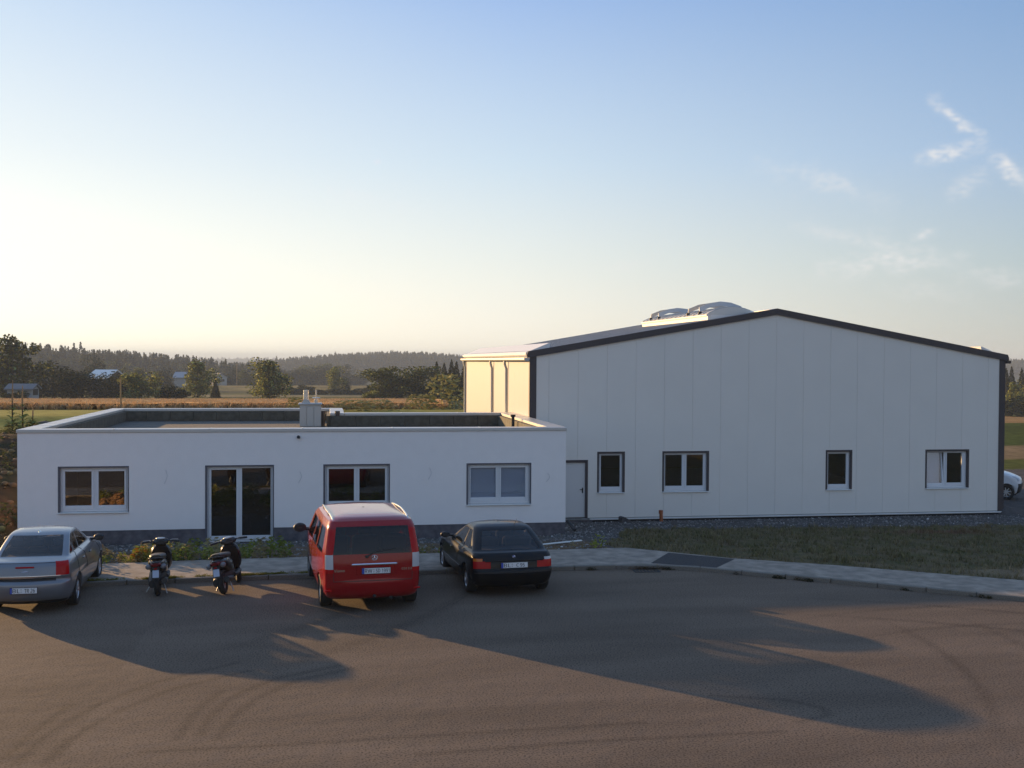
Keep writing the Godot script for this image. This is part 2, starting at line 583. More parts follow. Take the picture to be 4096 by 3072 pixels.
func sky_image() -> ImageTexture:
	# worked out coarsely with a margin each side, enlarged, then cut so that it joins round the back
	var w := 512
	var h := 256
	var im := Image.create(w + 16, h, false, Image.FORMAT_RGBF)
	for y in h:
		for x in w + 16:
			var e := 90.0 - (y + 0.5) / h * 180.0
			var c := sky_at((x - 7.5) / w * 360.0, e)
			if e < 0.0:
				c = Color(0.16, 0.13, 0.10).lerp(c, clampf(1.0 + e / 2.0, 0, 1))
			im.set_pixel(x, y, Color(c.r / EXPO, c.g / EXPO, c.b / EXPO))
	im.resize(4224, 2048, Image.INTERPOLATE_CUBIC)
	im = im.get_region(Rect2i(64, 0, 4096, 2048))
	var k := 4096.0 / 360.0
	noise.seed = 8
	noise.frequency = 1.0
	noise.fractal_octaves = 4
	for s in WISPS:
		var pts := PackedVector2Array()
		for i in range(0, s[0].size(), 2):
			pts.append(Vector2(s[0][i], s[0][i + 1]))
		var lo := pts[0]
		var hi := pts[0]
		for p in pts:
			lo = lo.min(p)
			hi = hi.max(p)
		var wd: float = s[1]
		var m := wd * 5.0
		for y in range(int((90.0 - hi.y - m) * k), int((90.0 - lo.y + m) * k) + 1):
			for x in range(int((lo.x - m) * k), int((hi.x + m) * k) + 1):
				var p := Vector2(x / k, 90.0 - y / k)
				var wob := Vector2(noise.get_noise_2d(p.x * 0.5, p.y * 0.9 + 40), noise.get_noise_2d(p.x * 0.5 + 90, p.y * 0.9)) * wd * 1.6
				var best := 99.0
				var along := 0.0
				for i in pts.size() - 1:
					var q := Geometry2D.get_closest_point_to_segment(p + wob, pts[i], pts[i + 1])
					var d := q.distance_to(p + wob)
					if d < best:
						best = d
						along = (i + (q - pts[i]).length() / (pts[i + 1] - pts[i]).length()) / (pts.size() - 1)
				var f := exp(-pow(best / wd, 2.0) * 0.8) * (0.55 + 0.9 * noise.get_noise_2d(p.x * 1.6, p.y * 5.0 + 7)) * (0.25 + 0.75 * sin(PI * clampf(along, 0.08, 0.92)))
				f = clampf(f * s[2] * 2.1, 0.0, 0.9)
				if f > 0.003:
					var xi := posmod(x, 4096)
					var c := im.get_pixel(xi, y)
					im.set_pixel(x, y, c.lerp(Color(maxf(c.r, 0.86 / EXPO), maxf(c.g, 0.85 / EXPO), maxf(c.b, 0.84 / EXPO)), f))
	return ImageTexture.create_from_image(im)

func light_and_camera() -> void:
	var cam := Camera3D.new()
	cam.name = "camera"
	cam.fov = 38.061
	cam.near = 0.1
	cam.far = 12000.0
	cam.transform = Transform3D(Basis(Vector3(0.98631, 0.00575, 0.16471), Vector3(-0.00244, 0.99979, -0.02058), Vector3(-0.16484, 0.01990, 0.98612)).orthonormalized(), Vector3(-16.867, 5.788, 40.061))
	add_child(cam)
	cam.current = true
	var we := WorldEnvironment.new()
	we.name = "world_environment"
	var env := Environment.new()
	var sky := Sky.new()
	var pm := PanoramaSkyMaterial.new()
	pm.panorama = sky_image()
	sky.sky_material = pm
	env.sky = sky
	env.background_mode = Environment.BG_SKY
	env.tonemap_mode = Environment.TONE_MAPPER_LINEAR
	env.tonemap_exposure = EXPO
	env.sdfgi_enabled = true
	env.ssao_enabled = true
	env.ssil_enabled = true
	env.fog_enabled = FOG > 0.0
	env.fog_density = FOG
	env.fog_light_color = Color(0.86, 0.93, 1.0)
	we.environment = env
	add_child(we)
	var sun := DirectionalLight3D.new()
	sun.name = "sun"
	sun.light_energy = 0.78
	sun.light_color = lin(1.0, 0.62, 0.27)
	sun.light_angular_distance = 0.5
	sun.shadow_enabled = true
	var b := deg_to_rad(SUN_BEARING)
	var e := deg_to_rad(SUN_HEIGHT)
	var to_sun := Vector3(sin(b) * cos(e), sin(e), -cos(b) * cos(e))
	sun.basis = Basis.looking_at(-to_sun, Vector3.UP)
	add_child(sun)

const FOG := 0.00029

# ---------------------------------------------------------------- ground
const KERB := [[-80.0, 16.1], [-23.5, 15.55], [-21.6, 15.36], [-18.9, 15.17], [-14.3, 14.98], [-11.7, 14.95], [-9.5, 14.98], [-8.5, 15.32], [-6.7, 16.6], [-5.1, 17.8], [-2.85, 19.5], [6.0, 26.2], [30.0, 44.5], [60.0, 67.0]]
const WALK := [[-80.0, 13.5], [-22.0, 13.15], [-20.0, 12.95], [-11.25, 12.6], [-9.3, 12.56], [-8.5, 13.2], [-7.2, 14.35], [-5.05, 15.6], [-3.4, 16.75], [-1.73, 17.9], [7.0, 24.4], [30.0, 42.0], [60.0, 64.0]]

func along(t: Array, x: float) -> float:
	if x <= t[0][0]:
		return t[0][1]
	for i in t.size() - 1:
		if x <= t[i + 1][0]:
			return lerpf(t[i][1], t[i + 1][1], (x - t[i][0]) / (t[i + 1][0] - t[i][0]))
	return t[-1][1]

const LEFT := [[38.0, 2.9], [60.0, 2.88], [75.0, 2.5], [85.0, 2.12], [100.0, 1.75], [130.0, 0.92], [160.0, -0.45], [190.0, -1.6], [250.0, -2.4], [340.0, -5.0], [390.0, -5.3], [450.0, -4.9], [520.0, -5.6], [620.0, -8.0], [720.0, -10.0], [1000.0, -18.0], [6000.0, -70.0]]
const RIGHT := [[38.0, -0.15], [56.0, -0.5], [80.0, -0.5], [112.0, -0.7], [150.0, -2.2], [200.0, -4.8], [250.0, -6.0], [520.0, -6.5], [620.0, -8.0], [720.0, -10.0], [1000.0, -18.0], [6000.0, -70.0]]

func ground_h(x: float, z: float) -> float:
	var d := 40.06 - z
	var n := noise2.get_noise_2d(x * 6.0, z * 6.0)
	# the strip between the buildings and the pavement
	var s := smoothstep(-10.3, -8.6, x)
	var zf := lerpf(6.43, 0.0, s)
	var hf := lerpf(0.42, -0.12, s)
	var zw := along(WALK, x)
	var t := clampf((z - zf) / maxf(zw - zf, 0.1), 0.0, 1.0)
	var h := lerpf(hf, 1.02, t * (1.25 - 0.25 * t))
	if z > along(KERB, x):
		h = 0.9
	elif z > zw:
		h = 0.95
	if x < -25.55 and z < 16.0:
		var bank := lerpf(0.75, 2.95, smoothstep(8.5, -6.0, z)) + 0.14 * n + 0.25 * noise2.get_noise_2d(x * 2.0 + 50, z * 2.0)
		h = maxf(h * 0.9, lerpf(h, bank, smoothstep(-25.6, -26.4, x)))
	if z < zf - 0.2 and x > -25.6 and x < 9.55 and z > -19.2:
		h = -0.5
	if d > 40.0 and not (x > -25.6 and x < 9.55 and z > -8.0):
		var l := along(LEFT, d)
		var r := along(RIGHT, d)
		var b := lerpf(l, r, smoothstep(-6.0, 14.0, x - maxf(0.0, d - 60.0) * 0.10))
		if x > -25.6 and x < -9.5 and z > -19.2:
			b = 2.75
		if x <= -25.6:
			h = lerpf(h, b, smoothstep(-3.0, -9.0, z))
		else:
			h = b if not (x > -9.5 and x < 9.55 and z > -19.2) else -0.5
	elif x > 9.55 and z < 0.0:
		h = -0.12 + z * 0.03
	return h

func land_color(x: float, z: float) -> Color:
	var d := 40.06 - z
	var n := noise2.get_noise_2d(x * 0.6, z * 0.25)
	var c := Color(0.105, 0.110, 0.035)
	var right := x > 8.0 + maxf(0.0, d - 60.0) * 0.1
	if z > 14.0:
		return Color(0.10, 0.09, 0.07)
	if right:
		if d < 55.0:
			c = Color(0.12, 0.105, 0.085)
		elif d < 68.0:
			c = Color(0.115, 0.125, 0.030)
		elif d < 78.0:
			c = Color(0.30, 0.21, 0.11) if n > -0.25 else Color(0.13, 0.13, 0.04)
		elif d < 117.0:
			c = Color(0.085, 0.105, 0.024)
		elif d < 215.0:
			c = Color(0.36, 0.22, 0.09)
	else:
		if d < 84.0:
			c = Color(0.31, 0.29, 0.08)
		elif d < 136.0:
			c = Color(0.16, 0.12, 0.06)
		elif d > 300.0 and d < 362.0 and x > -62.0:
			c = Color(0.27, 0.22, 0.115)
		elif d > 385.0 and d < 640.0 and x > -60.0:
			var band := fmod(d * 0.021 + 0.3, 1.0)
			c = Color(0.30, 0.23, 0.09) if band < 0.42 else Color(0.12, 0.11, 0.055)
	return c * (1.0 + 0.35 * n)

func ground() -> void:
	noise2.seed = 12
	noise2.frequency = 0.08
	noise2.fractal_octaves = 3
	var zs := [150.0, 100.0, 75.0, 60.0, 48.0]
	var z := 40.0
	while z > -22.0:
		zs.append(z)
		z -= 1.0
	var step := 1.5
	while z > -5200.0:
		zs.append(z)
		z -= step
		step = minf(step * 1.035, 220.0)
	var st := mb()
	st.set_smooth_group(0)
	var nx := 110
	var rows := []
	for zz in zs:
		var row := []
		var half: float = 70.0 + maxf(0.0, 40.0 - zz) * 0.95 + maxf(0.0, zz - 40.0) * 1.2
		for i in nx + 1:
			var s := 2.0 * i / nx - 1.0
			var x := -10.0 + half * s * lerpf(0.55, 1.0, absf(s))
			var near := smoothstep(-20.5, -17.0, zz) * smoothstep(24.0, 20.0, zz) * smoothstep(-40.0, -36.0, x) * smoothstep(26.0, 22.0, x)
			row.append([Vector3(x, ground_h(x, zz) - 0.45 * near - (0.25 if zz > 12.0 else 0.0), zz), land_color(x, zz)])
		rows.append(row)
	for j in zs.size() - 1:
		for i in nx:
			var q := [rows[j][i], rows[j][i + 1], rows[j + 1][i + 1], rows[j + 1][i]]
			for k in [0, 2, 1, 0, 3, 2]:
				st.set_color(q[k][1])
				st.add_vertex(q[k][0])
	var g := obj("ground", st, M.land)
	struct_(g)
	tag(g, "fields and open ground reaching to the hills", "ground")
	near_ground()
	paving()

func near_kind(x: float, z: float) -> int:
	# 0 none, 1 earth bank, 2 gravel, 3 grass verge
	if z > along(WALK, x) - 0.02 or z > 24.0:
		return 0
	if x < -25.55:
		return 1
	if x < -9.5:
		return 2 if z > 6.3 else 0
	if x < 9.52:
		if z < -0.1:
			return 0
		var n := noise2.get_noise_2d(x * 9.0, z * 9.0) * 0.8
		var edge := 4.5 if x > -6.5 else lerpf(11.5, 4.9, smoothstep(-10.2, -6.5, x))
		return 3 if z + n > edge else 2
	var n2 := noise2.get_noise_2d(x * 7.0, z * 7.0) * 0.9
	return 3 if z + n2 > 4.6 - 0.25 * (x - 9.5) else 2

func near_color(kind: int, x: float, z: float) -> Color:
	var n := noise2.get_noise_2d(x * 12.0 + 31.0, z * 12.0)
	var f := noise2.get_noise_2d(x * 40.0, z * 40.0 + 9.0)
	if kind == 1:
		var c := Color(0.115, 0.082, 0.05).lerp(Color(0.23, 0.12, 0.06), clampf(n * 1.4, 0, 1))
		return c.lerp(Color(0.06, 0.07, 0.03), clampf(-n * 1.6 + 0.1, 0, 1)) * (1.0 + 0.5 * f)
	if kind == 2:
		var c := Color(0.175, 0.165, 0.155)
		if x < -9.5:
			c = c.lerp(Color(0.24, 0.155, 0.085), smoothstep(8.6, 10.2, z + n * 1.5) * 0.85)
			c = c.lerp(Color(0.075, 0.085, 0.03), clampf(n * 1.7 - 0.2, 0, 0.8) * smoothstep(8.6, 10.5, z))
		else:
			c = c.lerp(Color(0.14, 0.125, 0.12), 0.5 + 0.5 * n)
		return c * (1.0 + 0.6 * f)
	var g := Color(0.072, 0.066, 0.030).lerp(Color(0.115, 0.086, 0.052), clampf(0.45 + n, 0, 1))
	var soil := clampf(1.0 - Vector2((x - 3.0) / 3.0, (z - 6.6) / 0.9).length(), 0, 1)
	g = g.lerp(Color(0.115, 0.048, 0.034), soil * 0.9)
	var tan_ := clampf(1.0 - Vector2((x + 0.6) / 3.4, (z - along(WALK, x) + 1.1) / 1.2).length(), 0, 1)
	g = g.lerp(Color(0.18, 0.135, 0.09), tan_)
	return g * (2.1 + 1.0 * f)

func near_h(kind: int, x: float, z: float) -> float:
	var h := ground_h(x, z)
	var f := noise2.get_noise_2d(x * 30.0, z * 30.0)
	if kind == 1:
		h += f * 0.10
	elif kind == 2:
		h += f * 0.035
		if x < -20.2 and x > -25.5:
			# clods of loose earth behind the silver car
			var k := clampf(1.0 - Vector2((x + 23.4) / 1.2, (z - 10.7) / 1.6).length(), 0, 1)
			h += k * (0.45 + 0.4 * noise2.get_noise_2d(x * 22.0, z * 22.0 + 70.0))
	else:
		h += f * 0.07
		h += clampf(1.0 - Vector2((x + 0.3) / 2.2, (z - along(WALK, x) + 1.15) / 0.8).length(), 0, 1) * 0.3
	return h

func near_ground() -> void:
	var sts := [null, mb(), mb(), mb()]
	for k in [1, 2, 3]:
		sts[k].set_smooth_group(0)
	var x0 := -40.0
	var z0 := -21.0
	var s := 0.28
	var nx := int(66.0 / s)
	var nz := int(45.0 / s)
	for j in nz:
		for i in nx:
			var x := x0 + i * s
			var z := z0 + j * s
			if z < -6.0 and x < 9.5:
				continue
			var kind := near_kind(x + s * 0.5, z + s * 0.5)
			if kind == 0:
				continue
			var st: SurfaceTool = sts[kind]
			var q := [Vector2(x, z), Vector2(x + s, z), Vector2(x + s, z + s), Vector2(x, z + s)]
			for k in [0, 1, 2, 0, 2, 3]:
				var p: Vector2 = q[k]
				st.set_color(near_color(kind, p.x, p.y))
				st.add_vertex(Vector3(p.x, near_h(kind, p.x, p.y), p.y))
	var o := obj("earth_bank", sts[1], M.ground)
	struct_(o)
	tag(o, "bare brown earth bank rising left of the white flat-roofed building", "bank")
	o = obj("gravel_ground", sts[2], M.ground)
	struct_(o)
	tag(o, "grey gravel and loose earth along the foot of both buildings", "gravel")
	o = obj("grass_verge", sts[3], M.ground)
	struct_(o)
	tag(o, "rough grass slope in front of the metal hall", "grass verge")

func flat_sheet(st: SurfaceTool, poly: PackedVector2Array, y: float) -> void:
	var idx := Geometry2D.triangulate_polygon(poly)
	for i in range(0, idx.size(), 3):
		var p := [poly[idx[i]], poly[idx[i + 1]], poly[idx[i + 2]]]
		face(st, p.map(func(q): return Vector3(q.x, y, q.y)), Vector3(p[0].x, y - 1.0, p[0].y))

func paving() -> void:
	var lot := PackedVector2Array()
	for k in KERB:
		lot.append(Vector2(k[0], k[1]))
	lot.append(Vector2(60, 95))
	lot.append(Vector2(-80, 95))
	var st := mb()
	flat_sheet(st, lot, LOT)
	var o := obj("asphalt_lot", st, M.asphalt)
	struct_(o)
	tag(o, "worn asphalt parking lot with faint tyre arcs", "parking lot")
	# pavement slab
	var poly := PackedVector2Array()
	for k in KERB:
		poly.append(Vector2(k[0], k[1] - 0.14))
	for i in range(WALK.size() - 1, -1, -1):
		poly.append(Vector2(WALK[i][0], WALK[i][1]))
	st = mb()
	flat_sheet(st, poly, LOT + 0.085)
	for i in WALK.size() - 1:
		var a := Vector3(WALK[i][0], LOT + 0.085, WALK[i][1])
		var b := Vector3(WALK[i + 1][0], LOT + 0.085, WALK[i + 1][1])
		face(st, [a, b, b - Vector3(0, 0.3, 0), a - Vector3(0, 0.3, 0)], (a + b) * 0.5 + Vector3(0, 0, 1))
	o = obj("pavement", st, M.walk)
	struct_(o)
	tag(o, "grey asphalt pavement between kerb and gravel", "pavement")
	st = mb()
	flat_sheet(st, PackedVector2Array([Vector2(-9.3, 14.78), Vector2(-8.45, 13.45), Vector2(-7.12, 14.52), Vector2(-7.95, 15.55)]), LOT + 0.089)
	tag(obj("pavement_patch", st, M.patch), "dark newly laid asphalt patch in the pavement", "pavement patch").set_meta("kind", "structure")
	# kerbstones, one metre each
	var kerb := thing("kerb", "low concrete kerb of single stones along the parking lot", "kerb")
	struct_(kerb)
	var pts := PackedVector2Array()
	for k in KERB:
		pts.append(Vector2(k[0], k[1]))
	var pos := Vector2(-27.0, along(KERB, -27.0))
	while pos.x < 9.0:
		var nxt := pos + Vector2(0.98, 0)
		for it in 3:
			nxt.y = along(KERB, nxt.x)
			nxt = pos + (nxt - pos).normalized() * 0.99
		nxt.y = along(KERB, nxt.x)
		var mid := (pos + nxt) * 0.5
		var ang := -(nxt - pos).angle()
		var b := mb()
		var jit := rng.randf_range(-0.012, 0.012)
		box(b, Vector3(0, 0, 0), Vector3(0.975, 0.26, 0.14), 0.015)
		var k := obj("kerbstone", b, M.kerb, kerb)
		k.position = Vector3(mid.x, LOT - 0.035 + jit * 0.5, mid.y - 0.07 + jit)
		k.rotation.y = ang
		pos = nxt
	# drain with leaves
	var dr := thing("drain_grate", "iron street drain filled with dead leaves beside the kerb", "drain", Vector3(-9.55, LOT, 15.25), -0.05)
	st = mb()
	ring(st, -0.3, 0.3, -0.2, 0.2, -0.004, 0.012, 0.05, 0.05, 0.05, 0.05)
	obj("frame", st, M.dark, dr).rotation.x = -PI / 2
	for k in 6:
		st = mb()
		box(st, Vector3(-0.2 + k * 0.08, 0.006, 0), Vector3(0.025, 0.012, 0.3))
		obj("bar", st, M.dark, dr)

# ---------------------------------------------------------------- windows
# a window in the opening x0..x1, y0..y1 of a wall whose face lies at zf; panes listed as [xa, xb, ya, yb]
func window(parent: Node, called: String, x0: float, x1: float, y0: float, y1: float, zf: float, panes: Array, trim: Material, tw: Array, sill: bool, blind := false, tilt := -1) -> void:
	var zi := zf - 0.09
	# reveal lining and flange
	var st := mb()
	ring(st, x0, x1, y0, y1, zi - 0.06, zf + 0.006, tw[0], tw[1], tw[2], 0.0, 0.003)
	var w := obj(called, st, trim, parent)
	# fixed frame
	st = mb()
	var fx0: float = x0 + tw[0]
	var fx1: float = x1 - tw[1]
	var fy1: float = y1 - tw[2]
	var fy0 := y0 + (0.05 if sill else 0.0)
	ring(st, fx0, fx1, fy0, fy1, zi - 0.07, zi, 0.045, 0.045, 0.045, 0.06 if sill else 0.05, 0.004)
	if panes.size() > 1:
		var mx: float = (panes[0][1] + panes[1][0]) * 0.5
		span(st, Vector3(mx - 0.03, fy0 + 0.06, zi - 0.068), Vector3(mx + 0.03, fy1 - 0.045, zi - 0.002), 0.004)
	obj("frame", st, M.pvc, w)
	for k in panes.size():
		var p: Array = panes[k]
		var l: float = fx0 + 0.047 if k == 0 else (panes[0][1] + panes[1][0]) * 0.5 + 0.032
		var r: float = fx1 - 0.047 if k == panes.size() - 1 else (panes[0][1] + panes[1][0]) * 0.5 - 0.032
		var b := fy0 + 0.062
		var t := fy1 - 0.047
		st = mb()
		ring(st, l, r, b, t, -0.06, 0.016, p[0] - l, r - p[1], t - p[3], p[2] - b, 0.006)
		var sash := obj("sash", st, M.pvc, w)
		var pane := mb()
		span(pane, Vector3(p[0] - 0.008, p[2] - 0.008, -0.014), Vector3(p[1] + 0.008, p[3] + 0.008, -0.010))
		span(pane, Vector3(p[0] - 0.008, p[2] - 0.008, -0.030), Vector3(p[1] + 0.008, p[3] + 0.008, -0.026))
		span(pane, Vector3(p[0] - 0.008, p[2] - 0.008, -0.046), Vector3(p[1] + 0.008, p[3] + 0.008, -0.042))
		var g := obj("pane", pane, M.glass, w)
		for o in [sash, g]:
			o.position.z = zi
			if k == tilt:
				var piv := Transform3D(Basis(), Vector3(0, b, zi)) * Transform3D(Basis(Vector3.RIGHT, deg_to_rad(-7.0)), Vector3.ZERO) * Transform3D(Basis(), Vector3(0, -b, 0))
				o.transform = piv
		if blind or k == tilt:
			var bl := mb()
			span(bl, Vector3(p[0] - 0.02, p[2] - 0.02, zi - 0.075 if blind else zi - 0.26), Vector3(p[1] + 0.02, p[3] + 0.02, zi - 0.071 if blind else zi - 0.25))
			obj("blind", bl, M.blind, w)
		# handle
		st = mb()
		span(st, Vector3(r - 0.045 if k == 0 else l + 0.02, (b + t) * 0.5, zi - 0.09), Vector3(r - 0.02 if k == 0 else l + 0.045, (b + t) * 0.5 + 0.12, zi - 0.062), 0.004)
		obj("handle", st, M.pvc, w)
	if sill:
		st = mb()
		var X := Transform3D(Basis(Vector3.RIGHT, deg_to_rad(5.0)), Vector3((x0 + x1) * 0.5, y0 + 0.022, zf - 0.03))
		box(st, X.origin, Vector3(x1 - x0 - 0.004, 0.03, 0.17), 0.005, X.basis)
		obj("sill", st, M.white_sheet, w)

# ---------------------------------------------------------------- white office with flat roof
func office() -> void:
	var b := thing("office_building", "long low white rendered building with a flat roof and four windows", "building")
	var xl := -25.556
	var xr := -9.545
	var zf := 6.431
	var zl := -8.1
	var zr := -3.85
	var xj := -16.2
	var top := 3.67
	var w1 := [-24.46, -22.50, 1.34, 2.705]
	var dr := [-20.36, -18.38, 0.42, 2.70]
	var w3 := [-16.94, -14.96, 1.36, 2.70]
	var w4 := [-12.64, -10.63, 1.39, 2.69]
	var st := mb()
	pierced(st, xl, xr, 0.835, func(_x): return top, [w1, [dr[0], dr[1], 0.0, dr[3]], w3, w4], zf - 0.36, zf)
	obj("front_wall", st, M.plaster, b)
	st = mb()
	span(st, Vector3(xl, -0.4, zl), Vector3(xl + 0.36, top, zf - 0.361))
	span(st, Vector3(xr - 0.36, -0.4, zr), Vector3(xr, top, zf - 0.361))
	span(st, Vector3(xl + 0.361, -0.4, zl), Vector3(xj, top, zl + 0.36))
	span(st, Vector3(xj - 0.36, -0.4, zl + 0.361), Vector3(xj, top, zr))
	span(st, Vector3(xj + 0.001, -0.4, zr), Vector3(xr - 0.361, top, zr + 0.36))
	obj("wall", st, M.plaster, b)
	st = mb()
	for s in [[xl + 0.012, dr[0]], [dr[1], xr - 0.012]]:
		span(st, Vector3(s[0], -0.5, zf - 0.36), Vector3(s[1], 0.834, zf - 0.012))
	span(st, Vector3(dr[0] + 0.001, -0.5, zf - 0.36), Vector3(dr[1] - 0.001, 0.36, zf - 0.03))
	obj("plinth", st, M.plinth, b)
	# rooms behind the glass
	st = mb()
	span(st, Vector3(xl + 0.362, 0.30, zl + 0.362), Vector3(xj - 0.362, 0.40, zf - 0.362))
	span(st, Vector3(xj - 0.361, 0.30, zr + 0.362), Vector3(xr - 0.362, 0.40, zf - 0.362))
	for x in [-21.4, -17.6, -13.6]:
		span(st, Vector3(x - 0.06, 0.401, 0.4), Vector3(x + 0.06, 3.0, zf - 0.363))
	span(st, Vector3(xl + 0.363, 0.401, 0.3), Vector3(xr - 0.363, 3.0, 0.399))
	obj("room_partition", st, M.interior, b)
	# roof slab, deck and parapet lining
	st = mb()
	span(st, Vector3(xl + 0.362, 3.01, zl + 0.362), Vector3(xj - 0.362, 3.26, zf - 0.362))
	span(st, Vector3(xj - 0.361, 3.01, zr + 0.362), Vector3(xr - 0.362, 3.26, zf - 0.362))
	obj("roof_slab", st, M.concrete, b)
	st = mb()
	var y := 3.264
	quad(st, Vector3(xl + 0.50, y, zf - 0.5), Vector3(xj - 0.5, y, zf - 0.5), Vector3(xj - 0.5, y, zl + 0.5), Vector3(xl + 0.5, y, zl + 0.5))
	quad(st, Vector3(xj - 0.5, y, zf - 0.5), Vector3(xr - 0.5, y, zf - 0.5), Vector3(xr - 0.5, y, zr + 0.5), Vector3(xj - 0.5, y, zr + 0.5))
	obj("roof_deck", st, M.roofing, b)
	# upstand lining in single sheets
	var lines := [[Vector3(xl + 0.5, 0, zl + 0.5), Vector3(xj - 0.5, 0, zl + 0.5)], [Vector3(xj - 0.5, 0, zr + 0.5), Vector3(xr - 0.5, 0, zr + 0.5)], [Vector3(xl + 0.5, 0, zf - 0.5), Vector3(xl + 0.5, 0, zl + 0.5)], [Vector3(xr - 0.5, 0, zr + 0.5), Vector3(xr - 0.5, 0, zf - 0.5)], [Vector3(xj - 0.5, 0, zl + 0.5), Vector3(xj - 0.5, 0, zr + 0.5)], [Vector3(xr - 0.5, 0, zf - 0.5), Vector3(xl + 0.5, 0, zf - 0.5)]]
	for l in lines:
		var d: Vector3 = l[1] - l[0]
		var len := d.length()
		d = d / len
		var cnt := int(ceil(len / 1.02))
		for k in cnt:
			var a: float = k * len / cnt + 0.006
			var e: float = (k + 1) * len / cnt - 0.006
			st = mb()
			var nrm := Vector3.UP.cross(d)
			box(st, l[0] + d * (a + e) * 0.5 - nrm * 0.07 + Vector3(0, 3.47, 0), Vector3(e - a, 0.395, 0.135), 0.006, Basis(d, Vector3.UP, d.cross(Vector3.UP)))
			obj("upstand_sheet", st, M.membrane, b)
	# metal coping in lengths
	var cop := [[Vector3(xl - 0.03, 0, zf - 0.24), Vector3(xr + 0.03, 0, zf - 0.24), 2.68], [Vector3(xl + 0.24, 0, zf - 0.52), Vector3(xl + 0.24, 0, zl - 0.03), 1.45], [Vector3(xl + 0.52, 0, zl + 0.24), Vector3(xj + 0.03, 0, zl + 0.24), 2.4], [Vector3(xj - 0.24, 0, zl + 0.52), Vector3(xj - 0.24, 0, zr + 0.52), 2.0], [Vector3(xj + 0.04, 0, zr + 0.24), Vector3(xr + 0.03, 0, zr + 0.24), 2.2], [Vector3(xr - 0.24, 0, zf - 0.52), Vector3(xr - 0.24, 0, zr + 0.52), 1.6]]
	for c in cop:
		var d: Vector3 = c[1] - c[0]
		var len := d.length()
		d = d / len
		var cnt := int(round(len / c[2]))
		for k in cnt:
			st = mb()
			box(st, c[0] + d * (k + 0.5) * len / cnt + Vector3(0, 3.722, 0), Vector3(len / cnt - 0.008, 0.10, 0.545), 0.012, Basis(d, Vector3.UP, d.cross(Vector3.UP)))
			if k > 0:
				box(st, c[0] + d * (k * len / cnt) + Vector3(0, 3.724, 0), Vector3(0.05, 0.106, 0.55), 0.004, Basis(d, Vector3.UP, d.cross(Vector3.UP)))
			obj("coping", st, M.coping, b)
	# windows and terrace door
	var t := [0.055, 0.03, 0.045]
	window(b, "window", w1[0], w1[1], w1[2], w1[3], zf, [[-24.28, -23.55, 1.56, 2.55], [-23.36, -22.64, 1.56, 2.55]], M.trim_blue, t, true)
	window(b, "terrace_door", dr[0], dr[1], dr[2], dr[3], zf, [[-20.19, -19.47, 0.60, 2.56], [-19.31, -18.48, 0.60, 2.60]], M.trim_blue, t, false)
	window(b, "window", w3[0], w3[1], w3[2], w3[3], zf, [[-16.78, -16.03, 1.58, 2.55], [-15.87, -15.10, 1.58, 2.55]], M.trim_blue, t, true)
	window(b, "window", w4[0], w4[1], w4[2], w4[3], zf, [[-12.50, -11.72, 1.63, 2.54], [-11.56, -10.80, 1.63, 2.54]], M.trim_blue, t, true, true)
	# chimney clad in three metal strips
	st = mb()
	var cx := -17.46
	var cz := -3.4
	box(st, Vector3(cx, 3.68, cz), Vector3(0.78, 0.84, 0.6))
	var ch := obj("chimney", st, M.zinc, b)
	for k in 3:
		st = mb()
		box(st, Vector3(cx - 0.27 + k * 0.27, 3.66, cz + 0.31), Vector3(0.245, 0.76, 0.03), 0.008)
		obj("cladding_strip", st, M.zinc, ch)
	for k in 2:
		st = mb()
		box(st, Vector3(cx + 0.40, 3.66, cz - 0.14 + k * 0.28), Vector3(0.03, 0.76, 0.255), 0.008)
		obj("cladding_strip", st, M.zinc, ch)
	st = mb()
	box(st, Vector3(cx, 4.13, cz), Vector3(0.90, 0.07, 0.72), 0.02)
	prism(st, PackedVector2Array([Vector2(-0.17, 0), Vector2(0.17, 0), Vector2(0.09, 0.14), Vector2(-0.09, 0.14)]), -0.15, 0.15, Transform3D(Basis(), Vector3(cx - 0.16, 4.165, cz)))
	obj("cap", st, M.zinc, ch)
	st = mb()
	cyl(st, Vector3(cx - 0.16, 4.29, cz), Vector3(cx - 0.16, 4.66, cz), 0.105, 0.105, 20)
	obj("flue", st, M.steel, ch)
	st = mb()
	cyl(st, Vector3(cx + 0.22, 4.16, cz), Vector3(cx + 0.22, 4.30, cz), 0.08, 0.08, 16)
	cyl(st, Vector3(cx + 0.22, 4.355, cz), Vector3(cx + 0.22, 4.375, cz), 0.16, 0.13, 18)
	cyl(st, Vector3(cx + 0.22, 4.30, cz), Vector3(cx + 0.22, 4.66, cz), 0.032, 0.032, 10)
	obj("vent_cowl", st, M.steel, ch)
	for p in [[-16.98, -3.5], [-16.43, -3.3]]:
		st = mb()
		cyl(st, Vector3(p[0], 3.26, p[1]), Vector3(p[0], 3.76, p[1]), 0.075, 0.075, 16)
		cyl(st, Vector3(p[0], 3.74, p[1]), Vector3(p[0], 3.86, p[1]), 0.10, 0.10, 16)
		obj("vent_pipe", st, M.brown_pipe, b)
	st = mb()
	cyl(st, Vector3(-10.33, 3.26, 1.2), Vector3(-10.33, 3.84, 1.2), 0.055, 0.055, 14)
	cyl(st, Vector3(-10.33, 3.84, 1.2), Vector3(-10.33, 3.92, 1.2), 0.09, 0.09, 14)
	obj("vent_pipe", st, M.dark, b)
	# small lamp high on the wall and loose cable ends
	st = mb()
	cyl(st, Vector3(-17.67, 3.52, zf), Vector3(-17.67, 3.52, zf + 0.05), 0.05, 0.045, 14)
	ell(st, Vector3(-17.65, 3.51, zf + 0.07), Vector3(0.04, 0.04, 0.04), 10, 6)
	obj("wall_spotlight", st, M.plastic, b)
